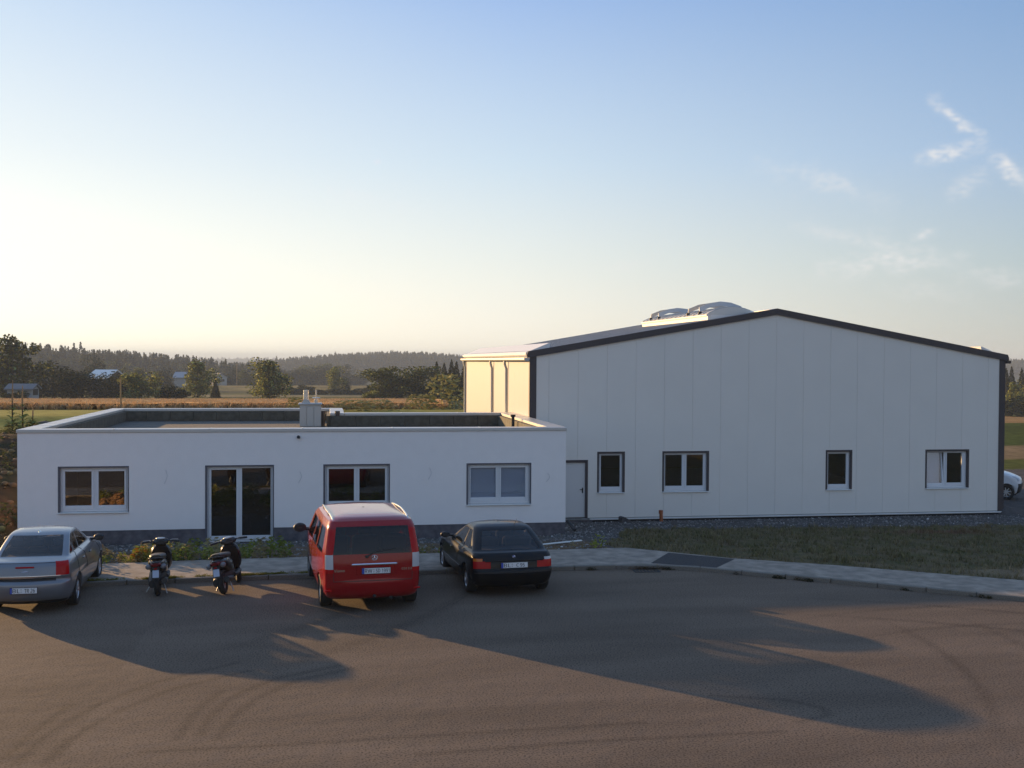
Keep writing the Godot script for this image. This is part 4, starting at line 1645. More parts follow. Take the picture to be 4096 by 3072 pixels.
	tube(st, [Vector3(-0.12, 1.135, 2.375), Vector3(0.05, 1.225, 2.352), Vector3(0.45, 1.275, 2.335)], 0.012, 6, 0.007)
	ell(st, Vector3(-0.12, 1.13, 2.37), Vector3(0.035, 0.03, 0.03), 8, 6)
	obj("wiper", st, M.plastic, c)
	for s in [-1.0, 1.0]:
		st = mb()
		box(st, Vector3(s * 0.815, 0.46, 2.322), Vector3(0.13, 0.035, 0.03), 0.008, Basis(Vector3.UP, s * 0.30))
		obj("reflector", st, M.red_lens, c)
		# roof rail
		st = mb()
		var rp := []
		for i in 15:
			var u := i / 14.0
			var lift := 0.085 * pow(sin(PI * clampf(u, 0.0, 1.0)), 0.35)
			rp.append(Vector3(s * lerpf(0.735, 0.70, absf(u - 0.5) * 2.0), 1.80 + lift, lerpf(1.98, -0.45, u)))
		tube(st, rp, 0.019, 8)
		for z in [1.25, 0.2]:
			box(st, Vector3(s * 0.735, 1.84, z), Vector3(0.03, 0.10, 0.10), 0.01)
		obj("roof_rail", st, M.steel, c)
		mirror(c, Vector3(s * 0.98, 1.22, -1.30), s, Vector3(0.27, 0.21, 0.15), M.plastic)
		st = mb()
		box(st, Vector3(s * 0.955, 1.02, -0.62), Vector3(0.03, 0.035, 0.18), 0.012)
		obj("door_handle", st, M.red_paint, c)
		seam(sh, c, int(s) * 24, 3.0, 7.0)
		seam(sh, c, int(s) * 4, 4.0, 5.0, 0.005)
	# tailgate and bumper joint, roof joint
	for u in [4.0]:
		pts = []
		for k in range(-4, 5):
			pts.append(shell_at(sh, sh.n / 2 + k, u) + Vector3(0, 0, 0.001))
		st = mb()
		tube(st, pts, 0.007, 6)
		obj("panel_gap", st, M.dark, c)
	for z in [1.35, 0.55, -0.2]:
		st = mb()
		pts = []
		for i in 9:
			var x := lerpf(-0.5, 0.5, i / 8.0)
			pts.append(Vector3(x, 1.897 - 0.07 * x * x - 0.012 * maxf(0.0, z - 0.7), z))
		tube(st, pts, 0.006, 5)
		obj("roof_joint", st, M.dark, c)
	st = mb()
	ell(st, Vector3(0.02, 0.33, 2.36), Vector3(0.035, 0.035, 0.05), 8, 6)
	obj("tow_bar", st, M.plastic, c)
	c.scale = Vector3(1.04, 0.955, 0.955)
	c.position = Vector3(-16.16, LOT, 16.42)
	c.rotation.y = deg_to_rad(5.0)

func black_hatchback() -> void:
	var c := thing("black_hatchback", "small black three-door hatchback parked right of the red van", "car")
	var rows := [
		[0.20, 0.74, 1.90, -1.90, 0.20, 0.30, 0.05, 0.10, 1],
		[0.27, 0.80, 2.03, -2.03, 0.20, 0.32, 0.06, 0.12, 2],
		[0.46, 0.842, 2.10, -2.09, 0.18, 0.34, 0.06, 0.14, 1],
		[0.56, 0.846, 2.105, -2.09, 0.18, 0.34, 0.06, 0.14, 1],
		[0.575, 0.838, 2.055, -2.05, 0.17, 0.34, 0.05, 0.14, 1],
		[0.60, 0.838, 2.05, -2.04, 0.17, 0.34, 0.05, 0.14, 2],
		[0.755, 0.835, 2.03, -1.92, 0.17, 0.34, 0.05, 0.14, 2],
		[0.855, 0.815, 1.985, -1.30, 0.17, 0.32, 0.05, 0.14, 1],
		[0.905, 0.785, 1.94, -0.95, 0.17, 0.30, 0.05, 0.12, 2],
		[0.925, 0.760, 1.80, -0.80, 0.16, 0.26, 0.05, 0.12, 1],
		[0.95, 0.745, 1.745, -0.72, 0.15, 0.24, 0.05, 0.12, 4],
		[1.12, 0.675, 1.47, -0.40, 0.15, 0.22, 0.05, 0.12, 4],
		[1.275, 0.598, 1.18, -0.06, 0.14, 0.20, 0.05, 0.12, 2],
		[1.335, 0.555, 1.05, 0.05, 0.15, 0.20, 0.05, 0.12, 3],
		[1.375, 0.43, 0.86, 0.20, 0.15, 0.18, 0.04, 0.08, 3],
		[1.388, 0.02, 0.55, 0.50, 0.01, 0.01, 0, 0, 1]]
	var cols := columns([0.0, 0.3, 0.6, 0.75, 1.0], SIDE_T, [1.0, 0.66, 0.33, 0.0])
	var pt := [
		["rear_window", 10.0, 12.0, -4, 4, "car_glass", -0.003],
		["tail_light", 5.0, 6.0, 3, 6.6, "red_lens", 0.005], ["tail_light", 5.0, 6.0, -6.6, -3, "red_lens", 0.005],
		["indicator_lens", 6.0, 6.5, 4, 6.6, "clear_lens", 0.006], ["indicator_lens", 6.0, 6.5, -6.6, -4, "orange_lens", 0.006],
		["side_window", 10.0, 12.0, 10, 20, "car_glass", -0.003], ["side_window", 10.0, 12.0, 21, 35, "car_glass", -0.003],
		["side_window", 10.0, 12.0, -20, -10, "car_glass", -0.003], ["side_window", 10.0, 12.0, -35, -21, "car_glass", -0.003],
		["windscreen", 10.0, 12.0, 39, 45, "car_glass", -0.003], ["windscreen", 10.0, 12.0, -45, -39, "car_glass", -0.003]]
	var sh := shell(c, rows, cols, M.black_paint, pt, [1.32, -1.38], 0.355)
	var st := mb()
	span(st, Vector3(-0.62, 0.17, -1.8), Vector3(0.62, 0.50, 0.95))
	span(st, Vector3(-0.56, 0.24, 0.95), Vector3(0.56, 0.50, 1.9))
	obj("underbody", st, M.plastic, c)
	cabin(c, [[-0.34, 0.46, 0.72, 0.6], [0.34, 0.46, 0.72, 0.6], [-0.36, 0.46, -0.22, 0.5], [0.36, 0.46, -0.22, 0.5]], 0.74, 0.48, 1.9, -1.1)
	st = mb()
	box(st, Vector3(0, 0.90, 1.30), Vector3(1.2, 0.03, 0.62), 0.01)
	obj("parcel_shelf", st, M.cabin, c)
	for w in [[-0.71, 1.32], [0.71, 1.32], [-0.71, -1.38], [0.71, -1.38]]:
		wheel(c, w[0], w[1], 0.302, 0.20, 5, M.alloy)
	number_plate(c, Vector3(0.0, 0.675, 2.052), -0.06, "BL", "C 95")
	st = mb()
	box(st, Vector3(0, 0.765, 2.036), Vector3(1.15, 0.022, 0.02), 0.006)
	obj("lid_edge", st, M.black_paint, c)
	# round badge in blue and white quarters
	st = mb()
	cyl(st, Vector3(0, 0.845, 1.985), Vector3(0, 0.849, 2.003), 0.042, 0.04, 20)
	var bd := obj("badge", st, M.ink, c)
	for k in 4:
		st = mb()
		var poly := PackedVector2Array([Vector2.ZERO])
		for i in 6:
			var a := PI / 2 * (k + i / 5.0)
			poly.append(Vector2(cos(a), sin(a)) * 0.029)
		prism(st, poly, 0.0, 0.003, Transform3D(Basis(), Vector3(0, 0.849, 2.003)))
		obj("badge_quarter", st, M.plate_white if k % 2 == 0 else M.plate_blue, bd)
	st = mb()
	tube(st, [Vector3(0.05, 0.955, 1.735), Vector3(-0.02, 0.975, 1.70), Vector3(-0.38, 0.99, 1.665)], 0.011, 6, 0.006)
	obj("wiper", st, M.plastic, c)
	st = mb()
	tube(st, [Vector3(0.25, 1.36, 0.92), Vector3(0.26, 1.52, 1.12)], 0.006, 5, 0.003)
	obj("aerial", st, M.plastic, c)
	# rubber band round the bumper and down the flank
	for s in [-1.0, 1.0]:
		mirror(c, Vector3(s * 0.80, 0.99, -0.42), s, Vector3(0.21, 0.14, 0.12), M.plastic)
		st = mb()
		box(st, Vector3(s * 0.852, 0.78, -0.05), Vector3(0.025, 0.03, 0.16), 0.01)
		obj("door_handle", st, M.black_paint, c)
		seam(sh, c, int(s) * 20, 3.0, 10.0)
		seam(sh, c, int(s) * 33, 3.0, 8.0)
		st = mb()
		var q := []
		for i in 12:
			q.append(Vector3(s * 0.853, 0.50, lerpf(0.92, -0.98, i / 11.0)))
		tube(st, q, 0.018, 6)
		obj("rub_strip", st, M.plastic, c)
	for u in [2.6, 4.0, 5.0]:
		var pts := []
		for k in range(-7, 8):
			pts.append(shell_at(sh, sh.n / 2 + k, u) + Vector3(0, 0, 0.001))
		st = mb()
		tube(st, pts, 0.006, 6)
		obj("panel_gap", st, M.dark, c)
	c.scale = Vector3(1.075, 0.965, 0.97)
	c.position = Vector3(-13.22, LOT, 15.65)
	c.rotation.y = deg_to_rad(5.0)

func silver_saloon() -> void:
	var c := thing("silver_saloon", "silver saloon car cut off by the left edge of the lot view", "car")
	c.set_meta("label", "silver saloon with red tail lights parked left of the two scooters")
	var rows := [
		[0.20, 0.78, 2.06, -2.10, 0.25, 0.30, 0.08, 0.12, 1],
		[0.28, 0.85, 2.22, -2.25, 0.26, 0.34, 0.10, 0.14, 2],
		[0.46, 0.892, 2.30, -2.30, 0.26, 0.36, 0.10, 0.15, 1],
		[0.60, 0.896, 2.305, -2.30, 0.26, 0.36, 0.10, 0.15, 1],
		[0.635, 0.892, 2.27, -2.28, 0.25, 0.36, 0.10, 0.15, 1],
		[0.65, 0.888, 2.215, -2.27, 0.25, 0.36, 0.08, 0.15, 1],
		[0.705, 0.888, 2.205, -2.24, 0.25, 0.36, 0.08, 0.15, 1],
		[0.715, 0.890, 2.24, -2.22, 0.25, 0.36, 0.08, 0.15, 1],
		[0.755, 0.890, 2.235, -2.18, 0.25, 0.36, 0.08, 0.15, 3],
		[0.97, 0.868, 2.18, -1.62, 0.24, 0.34, 0.07, 0.15, 1],
		[1.01, 0.842, 2.12, -1.25, 0.24, 0.32, 0.07, 0.14, 2],
		[1.035, 0.785, 1.80, -1.02, 0.22, 0.28, 0.06, 0.12, 1],
		[1.055, 0.745, 1.70, -0.95, 0.12, 0.26, 0.06, 0.12, 4],
		[1.215, 0.685, 1.38, -0.62, 0.11, 0.24, 0.06, 0.12, 4],
		[1.375, 0.62, 1.02, -0.22, 0.11, 0.22, 0.06, 0.12, 2],
		[1.42, 0.585, 0.86, -0.05, 0.18, 0.20, 0.05, 0.12, 3],
		[1.445, 0.45, 0.66, 0.10, 0.18, 0.18, 0.04, 0.08, 3],
		[1.458, 0.02, 0.42, 0.38, 0.01, 0.01, 0, 0, 1]]
	var cols := columns([0.0, 0.3, 0.6, 0.8, 1.0], SIDE_T, [1.0, 0.66, 0.33, 0.0])
	var pt := [
		["rear_window", 12.0, 14.0, -4, 4, "car_glass", -0.003],
		["tail_light", 8.0, 9.9, 4, 6.6, "red_lens", 0.006], ["tail_light", 8.0, 9.9, -6.6, -4, "red_lens", 0.006],
		["bumper_shadow_strip", 0.0, 1.1, -7.5, 7.5, "plastic", 0.002],  # shadow under the silver bumper, put in as a dark strip
		["grip_recess", 5.0, 6.0, -4, 4, "plastic", 0.0],
		["chrome_strip", 7.0, 7.9, -5, 5, "chrome", 0.006],
		["side_window", 12.0, 14.0, 9, 13, "car_glass", -0.003], ["side_window", 12.0, 14.0, 14, 21, "car_glass", -0.003], ["side_window", 12.0, 14.0, 22, 34, "car_glass", -0.003],
		["side_window", 12.0, 14.0, -13, -9, "car_glass", -0.003], ["side_window", 12.0, 14.0, -21, -14, "car_glass", -0.003], ["side_window", 12.0, 14.0, -34, -22, "car_glass", -0.003],
		["windscreen", 12.0, 14.0, 39, 45, "car_glass", -0.003], ["windscreen", 12.0, 14.0, -45, -39, "car_glass", -0.003]]
	var sh := shell(c, rows, cols, M.silver_paint, pt, [1.28, -1.42], 0.375)
	var st := mb()
	span(st, Vector3(-0.68, 0.17, -1.95), Vector3(0.68, 0.55, 0.9))
	span(st, Vector3(-0.60, 0.24, 0.9), Vector3(0.60, 0.55, 2.0))
	obj("underbody", st, M.plastic, c)
	cabin(c, [[-0.42, 0.5, 0.85, 0.5], [0.0, 0.5, 0.85, 0.45], [0.42, 0.5, 0.85, 0.5], [-0.38, 0.5, -0.2, 0.5], [0.38, 0.5, -0.2, 0.5]], 0.78, 0.5, 1.9, -1.2)
	st = mb()
	box(st, Vector3(0, 1.0, 1.32), Vector3(1.25, 0.03, 0.6), 0.01)
	obj("parcel_shelf", st, M.cabin, c)
	for w in [[-0.765, 1.28], [0.765, 1.28], [-0.765, -1.42], [0.765, -1.42]]:
		wheel(c, w[0], w[1], 0.32, 0.21, 6, M.alloy)
	number_plate(c, Vector3(0.0, 0.505, 2.312), -0.05, "BL", "TR 26")
	st = mb()
	box(st, Vector3(0.0, 0.935, 2.205), Vector3(0.36, 0.03, 0.02), 0.006)
	obj("brake_light", st, M.red_lens, c)
	st = mb()
	box(st, Vector3(0.0, 0.848, 2.215), Vector3(0.14, 0.012, 0.012), 0.004)
	box(st, Vector3(0.02, 0.862, 2.212), Vector3(0.08, 0.012, 0.012), 0.004)
	obj("badge", st, M.chrome, c)
	st = mb()
	ell(st, Vector3(0, 1.425, 0.84), Vector3(0.03, 0.03, 0.05), 10, 7)
	obj("roof_aerial", st, M.chrome, c)
	for s in [-1.0, 1.0]:
		mirror(c, Vector3(s * 0.86, 1.08, -0.62), s, Vector3(0.23, 0.15, 0.13), M.plastic)
		for z in [-0.02, 0.75]:
			st = mb()
			box(st, Vector3(s * 0.892, 0.88, z), Vector3(0.03, 0.03, 0.17), 0.01)
			obj("door_handle", st, M.silver_paint, c)
		seam(sh, c, int(s) * 21, 3.0, 12.0)
		seam(sh, c, int(s) * 14, 4.0, 12.0)
		seam(sh, c, int(s) * 33, 3.0, 10.0)
	var pts := []
	for k in range(-4, 5):
		pts.append(shell_at(sh, sh.n / 2 + k, 9.6) + Vector3(0, 0.002, 0.001))
	st = mb()
	tube(st, pts, 0.005, 6)
	obj("panel_gap", st, M.dark, c)
	c.scale = Vector3(0.915, 0.965, 0.95)
	c.position = Vector3(-22.50, LOT, 15.93)
	c.rotation.y = deg_to_rad(1.8)

func white_van() -> void:
	var c := thing("white_van", "white delivery van whose nose shows behind the right corner of the hall", "van")
	var rows := [
		[0.25, 0.84, 2.30, -2.20, 0.20, 0.30, 0.05, 0.12, 1],
		[0.32, 0.90, 2.40, -2.36, 0.18, 0.35, 0.06, 0.16, 2],
		[0.60, 0.945, 2.44, -2.44, 0.16, 0.35, 0.06, 0.18, 1],
		[0.70, 0.95, 2.44, -2.43, 0.15, 0.35, 0.06, 0.18, 2],
		[0.92, 0.95, 2.44, -2.36, 0.15, 0.35, 0.05, 0.18, 2],
		[1.10, 0.945, 2.43, -1.95, 0.145, 0.35, 0.05, 0.18, 2],
		[1.24, 0.93, 2.42, -1.50, 0.145, 0.35, 0.05, 0.18, 4],
		[1.75, 0.85, 2.36, -0.92, 0.14, 0.30, 0.05, 0.18, 2],
		[1.88, 0.77, 2.28, -0.65, 0.15, 0.30, 0.05, 0.16, 3],
		[1.95, 0.60, 2.10, -0.35, 0.2, 0.3, 0.05, 0.14, 3],
		[1.97, 0.02, 0.90, 0.80, 0.01, 0.01, 0.0, 0.0, 1]]
	var cols := columns([0.0, 0.3, 0.6, 0.85, 1.0], SIDE_T, [1.0, 0.66, 0.33, 0.0])
	var pt := [
		["side_window", 6.0, 7.0, 25, 34, "dark_glass", -0.004], ["side_window", 6.0, 7.0, -34, -25, "dark_glass", -0.004],
		["windscreen", 6.0, 7.0, 39, 45, "dark_glass", -0.004], ["windscreen", 6.0, 7.0, -45, -39, "dark_glass", -0.004],
		["headlight", 3.4, 4.6, 37.5, 42, "clear_lens", 0.004], ["headlight", 3.4, 4.6, -42, -37.5, "clear_lens", 0.004],
		["front_bumper", 0.0, 3.0, 38, 45, "plastic", 0.004], ["front_bumper", 0.0, 3.0, -45, -38, "plastic", 0.004]]
	shell(c, rows, cols, M.white_paint, pt, [1.35, -1.55], 0.42)
	var st := mb()
	span(st, Vector3(-0.72, 0.2, -2.0), Vector3(0.72, 0.6, 2.1))
	obj("underbody", st, M.plastic, c)
	for w in [[-0.82, 1.35], [0.82, 1.35], [-0.82, -1.55], [0.82, -1.55]]:
		wheel(c, w[0], w[1], 0.345, 0.23, 8, M.zinc)
	for s in [-1.0, 1.0]:
		mirror(c, Vector3(s * 0.97, 1.28, -1.18), s, Vector3(0.26, 0.24, 0.15), M.plastic)
	c.scale = Vector3.ONE * 1.06
	c.rotation.y = deg_to_rad(-108.0)
	c.position = Vector3(12.0, -0.30, -6.9)

func scooter(label: String, at: Vector3, heading: float, lean: float, bar_turn: float, tail: Material) -> void:
	var c := thing("scooter", label, "scooter", at, heading, "motor scooters parked at the kerb")
	c.rotation = Vector3(0, heading, lean)
	var st := mb()
	lathe(st, [Vector2(0.04, 0.13), Vector2(0.058, 0.16), Vector2(0.055, 0.20), Vector2(0.03, 0.232), Vector2(0, 0.238), Vector2(-0.03, 0.232), Vector2(-0.055, 0.20), Vector2(-0.058, 0.16), Vector2(-0.04, 0.13), Vector2(0.04, 0.13)], Vector3.ZERO, 24)
	var w := obj("rear_wheel", st, M.tyre, c)
	w.position = Vector3(0, 0.238, 0.50)
	st = mb()
	lathe(st, [Vector2(0.03, 0.14), Vector2(0.035, 0.05), Vector2(-0.035, 0.05), Vector2(-0.03, 0.14)], Vector3.ZERO, 16)
	obj("rim", st, M.alloy, w)
	# steering part turns about its own axis
	st = mb()
	lathe(st, [Vector2(0.035, 0.13), Vector2(0.052, 0.16), Vector2(0.05, 0.20), Vector2(0.028, 0.228), Vector2(0, 0.234), Vector2(-0.028, 0.228), Vector2(-0.05, 0.20), Vector2(-0.052, 0.16), Vector2(-0.035, 0.13), Vector2(0.035, 0.13)], Vector3.ZERO, 24)
	w = obj("front_wheel", st, M.tyre, c)
	w.position = Vector3(0, 0.234, -0.74)
	w.rotation.y = bar_turn
	st = mb()
	lathe(st, [Vector2(0.03, 0.14), Vector2(0.03, 0.04), Vector2(-0.03, 0.04), Vector2(-0.03, 0.14)], Vector3.ZERO, 16)
	obj("rim", st, M.alloy, w)
	st = mb()
	loft(st, [[Vector3(0, 0.50, -0.98), 0.03, 0.02, 2.2], [Vector3(0, 0.49, -0.86), 0.07, 0.05, 2.4], [Vector3(0, 0.50, -0.72), 0.08, 0.06, 2.4], [Vector3(0, 0.44, -0.52), 0.075, 0.05, 2.4]], 14)
	obj("front_mudguard", st, M.scooter_paint, c)
	st = mb()
	for s in [-1.0, 1.0]:
		tube(st, [Vector3(s * 0.075, 0.234, -0.74), Vector3(s * 0.075, 0.62, -0.58)], 0.018, 8)
	obj("fork", st, M.zinc, c)
	# leg shield
	st = mb()
	loft(st, [[Vector3(0, 0.60, -0.66), 0.10, 0.20, 2.6], [Vector3(0, 0.63, -0.56), 0.20, 0.27, 2.6], [Vector3(0, 0.62, -0.46), 0.225, 0.29, 2.6], [Vector3(0, 0.62, -0.40), 0.19, 0.26, 2.6]], 18)
	obj("leg_shield", st, M.scooter_paint, c)
	st = mb()
	loft(st, [[Vector3(0, 0.30, -0.50), 0.17, 0.05, 3.0], [Vector3(0, 0.28, -0.2), 0.19, 0.05, 3.0], [Vector3(0, 0.30, 0.02), 0.17, 0.07, 3.0]], 14)
	obj("footboard", st, M.plastic, c)
	# engine block and tail fairing
	st = mb()
	loft(st, [[Vector3(-0.01, 0.36, -0.06), 0.15, 0.12, 2.8], [Vector3(-0.02, 0.36, 0.15), 0.17, 0.15, 2.8], [Vector3(-0.06, 0.30, 0.42), 0.13, 0.12, 2.6], [Vector3(-0.09, 0.26, 0.62), 0.07, 0.08, 2.4]], 16)
	obj("engine", st, M.plastic, c)
	st = mb()
	loft(st, [[Vector3(0, 0.50, -0.08), 0.14, 0.16, 2.6], [Vector3(0, 0.55, 0.12), 0.185, 0.20, 2.6], [Vector3(0, 0.61, 0.38), 0.19, 0.16, 2.5], [Vector3(0, 0.67, 0.62), 0.155, 0.10, 2.4], [Vector3(0, 0.705, 0.78), 0.10, 0.055, 2.2], [Vector3(0, 0.72, 0.84), 0.05, 0.02, 2.0]], 20)
	obj("tail_fairing", st, tail, c)
	st = mb()
	loft(st, [[Vector3(0, 0.70, -0.12), 0.10, 0.04, 2.6], [Vector3(0, 0.745, 0.05), 0.15, 0.06, 2.8], [Vector3(0, 0.77, 0.30), 0.165, 0.06, 2.8], [Vector3(0, 0.80, 0.52), 0.145, 0.06, 2.6], [Vector3(0, 0.825, 0.68), 0.10, 0.035, 2.2]], 18)
	obj("seat", st, M.seat_cover, c)
	st = mb()
	tube(st, [Vector3(-0.13, 0.76, 0.55), Vector3(-0.14, 0.80, 0.72), Vector3(-0.08, 0.82, 0.83), Vector3(0.08, 0.82, 0.83), Vector3(0.14, 0.80, 0.72), Vector3(0.13, 0.76, 0.55)], 0.014, 8)
	obj("grab_rail", st, M.plastic, c)
	st = mb()
	loft(st, [[Vector3(0, 0.69, 0.74), 0.11, 0.055, 2.4], [Vector3(0, 0.685, 0.82), 0.10, 0.05, 2.4], [Vector3(0, 0.68, 0.85), 0.07, 0.03, 2.2]], 14)
	obj("tail_light", st, M.dark_red_lens, c)
	for s in [-1.0, 1.0]:
		st = mb()
		ell(st, Vector3(s * 0.145, 0.64, 0.76), Vector3(0.062, 0.055, 0.05), 12, 8, Basis(Vector3.UP, s * 0.4))
		obj("indicator", st, M.dim_lens, c)
		st = mb()
		tube(st, [Vector3(s * 0.20, 0.985, -0.40), Vector3(s * 0.24, 0.99, -0.47), Vector3(s * 0.36, 0.985, -0.44)], 0.006, 6)
		var lv := obj("brake_lever", st, M.zinc, c)
		lv.transform = Transform3D(Basis(Vector3.UP, bar_turn), Vector3(0, 0, -0.46)) * Transform3D(Basis(), Vector3(0, 0, 0.46))
	st = mb()
	box(st, Vector3(0, 0.52, 0.80), Vector3(0.15, 0.26, 0.02), 0.008, Basis(Vector3.RIGHT, -0.30))
	loft(st, [[Vector3(0, 0.47, 0.40), 0.08, 0.02, 2.4], [Vector3(0, 0.49, 0.62), 0.085, 0.025, 2.4], [Vector3(0, 0.45, 0.78), 0.08, 0.03, 2.4]], 12)
	obj("rear_mudguard", st, M.plastic, c)
	st = mb()
	box(st, Vector3(0, 0.50, 0.822), Vector3(0.125, 0.15, 0.008), 0.003, Basis(Vector3.RIGHT, -0.30))
	obj("number_plate", st, M.moped_plate, c)
	st = mb()
	box(st, Vector3(0, 0.605, 0.825), Vector3(0.06, 0.025, 0.015), 0.005)
	obj("reflector", st, M.red_lens, c)
	# handlebar with cover, grips
	st = mb()
	loft(st, [[Vector3(0, 0.93, -0.58), 0.09, 0.05, 2.4], [Vector3(0, 0.955, -0.50), 0.16, 0.075, 2.4], [Vector3(0, 0.96, -0.42), 0.17, 0.07, 2.4], [Vector3(0, 0.95, -0.36), 0.10, 0.04, 2.2]], 16)
	tube(st, [Vector3(-0.37, 0.965, -0.36), Vector3(-0.2, 0.975, -0.42), Vector3(0.2, 0.975, -0.42), Vector3(0.37, 0.965, -0.36)], 0.016, 8)
	for s in [-1.0, 1.0]:
		tube(st, [Vector3(s * 0.24, 0.972, -0.405), Vector3(s * 0.39, 0.962, -0.35)], 0.024, 10)
	tube(st, [Vector3(0, 0.92, -0.48), Vector3(0, 0.70, -0.52)], 0.05, 10)
	var hb := obj("handlebar", st, M.plastic, c)
	hb.transform = Transform3D(Basis(Vector3.UP, bar_turn), Vector3(0, 0, -0.46)) * Transform3D(Basis(), Vector3(0, 0, 0.46))
	st = mb()
	ell(st, Vector3(0, 1.025, -0.44), Vector3(0.10, 0.025, 0.07), 14, 6)
	obj("instrument_cover", st, M.zinc, hb)
	# silencer, stand
	st = mb()
	cyl(st, Vector3(0.14, 0.27, 0.25), Vector3(0.15, 0.33, 0.70), 0.055, 0.06, 14)
	obj("silencer", st, M.plastic, c)
	st = mb()
	tube(st, [Vector3(-0.12, 0.24, 0.10), Vector3(-0.26, 0.02, 0.18)], 0.012, 6)
	tube(st, [Vector3(0.10, 0.24, 0.30), Vector3(0.17, 0.015, 0.40)], 0.012, 6)
	obj("stand", st, M.zinc, c)

func vehicles() -> void:
	silver_saloon()
	scooter("dark scooter with a pale instrument cover, nearest the silver car", Vector3(-20.27, LOT, 16.0), deg_to_rad(3.0), deg_to_rad(2.0), deg_to_rad(2.0), M.scooter_paint)
	scooter("dark leaning scooter with turned handlebar, between the other scooter and the red van", Vector3(-18.84, LOT, 16.05), deg_to_rad(-9.0), deg_to_rad(10.0), deg_to_rad(24.0), M.scooter_paint)
	red_van()
	black_hatchback()
	white_van()

# ---------------------------------------------------------------- vegetation
# leaf-clump faces spread through overlapping lobes; unit height 1, kind sets the outline
func crown_mesh(seed_: int, kind: String, n: int, base: Color) -> ArrayMesh:
	var r := RandomNumberGenerator.new()
	r.seed = seed_
	var lobes := []
	match kind:
		"tall":
			for i in 20:
				var y := r.randf_range(0.12, 0.90)
				var w := 0.33 * sin(PI * clampf(y * 0.92 + 0.05, 0, 1)) + 0.04
				lobes.append([Vector3(r.randf_range(-w, w), y, r.randf_range(-w, w)), r.randf_range(0.11, 0.20)])
		"round":
			for i in 24:
				var a := r.randf_range(0, TAU)
				var q := sqrt(r.randf()) * 0.36
				lobes.append([Vector3(cos(a) * q, r.randf_range(0.14, 0.86) - q * 0.25, sin(a) * q), r.randf_range(0.13, 0.22)])
		"shrub":
			for i in 13:
				var a := r.randf_range(0, TAU)
				var q := sqrt(r.randf()) * 0.40
				lobes.append([Vector3(cos(a) * q, r.randf_range(0.08, 0.74) - q * 0.3, sin(a) * q), r.randf_range(0.18, 0.30)])
	# a dense middle, so that no crown falls apart into loose balls
	if kind == "tall":
		for i in 6:
			lobes.append([Vector3(0, 0.16 + 0.125 * i, 0), [0.20, 0.25, 0.27, 0.25, 0.21, 0.16][i]])
			lobes.append(lobes[-1])
	elif kind == "round":
		for i in 4:
			lobes.append([Vector3(0, 0.50, 0), 0.34])
			lobes.append([Vector3(0.16 * sin(i * 1.6), 0.22, 0.16 * cos(i * 1.6)), 0.22])
	elif kind == "shrub":
		for i in 3:
			lobes.append([Vector3(0, 0.35, 0), 0.36])
	var P := PackedVector3Array()
	var N := PackedVector3Array()
	var C := PackedColorArray()
	var count := n
	for k in count:
		var p: Vector3
		var out: Vector3
		var tone := 1.0
		if kind == "conifer":
			var y := 1.0 - pow(r.randf(), 0.62)
			y = 0.06 + 0.94 * y
			var layer := 0.75 + 0.25 * (1.0 - fmod(y * 11.0, 1.0))
			var a := r.randf_range(0, TAU)
			var rad := (1.0 - y) * 0.235 * layer * (0.78 + 0.3 * absf(sin(a * 2.5 + floor(y * 11.0) * 2.1))) + 0.006
			var q := rad * pow(r.randf(), 0.35)
			p = Vector3(cos(a) * q, y - 0.10 * q, sin(a) * q)
			out = Vector3(cos(a), -0.25, sin(a))
			tone = r.randf_range(0.6, 1.25)
		else:
			var l: Array = lobes[r.randi() % lobes.size()]
			var d := Vector3(r.randfn(), r.randfn(), r.randfn()).normalized()
			p = l[0] + d * l[1] * pow(r.randf(), 0.30) * Vector3(1, 0.85, 1)
			out = d
			tone = r.randf_range(0.55, 1.4)
		if p.y < 0.02:
			continue
		var s := r.randf_range(0.022, 0.046) * (1.0 if kind != "conifer" else 0.45 + 0.6 * (1.0 - p.y)) * (1.6 if kind == "shrub" else 1.0) * sqrt(900.0 / n)
		var u := Vector3(r.randfn(), r.randfn(), r.randfn()).normalized()
		if kind == "conifer":
			u = (out + u * 0.3).normalized()
		var v := u.cross(Vector3(r.randfn(), r.randfn(), r.randfn()).normalized()).normalized()
		var q4 := [p - u * s - v * s * 0.6, p + u * s * 0.9 - v * s * 0.7, p + u * s + v * s * 0.6, p - u * s * 0.8 + v * s * 0.7]
		var nn := (u.cross(v) * 0.5 + out).normalized()
		var col := Color(base.r * tone * r.randf_range(0.9, 1.15), base.g * tone, base.b * tone)
		for i in [0, 1, 2, 0, 2, 3]:
			P.append(q4[i])
			N.append(nn)
			C.append(col)
	var arr := []
	arr.resize(Mesh.ARRAY_MAX)
	arr[Mesh.ARRAY_VERTEX] = P
	arr[Mesh.ARRAY_NORMAL] = N
	arr[Mesh.ARRAY_COLOR] = C
	var am := ArrayMesh.new()
	am.add_surface_from_arrays(Mesh.PRIMITIVE_TRIANGLES, arr)
	return am

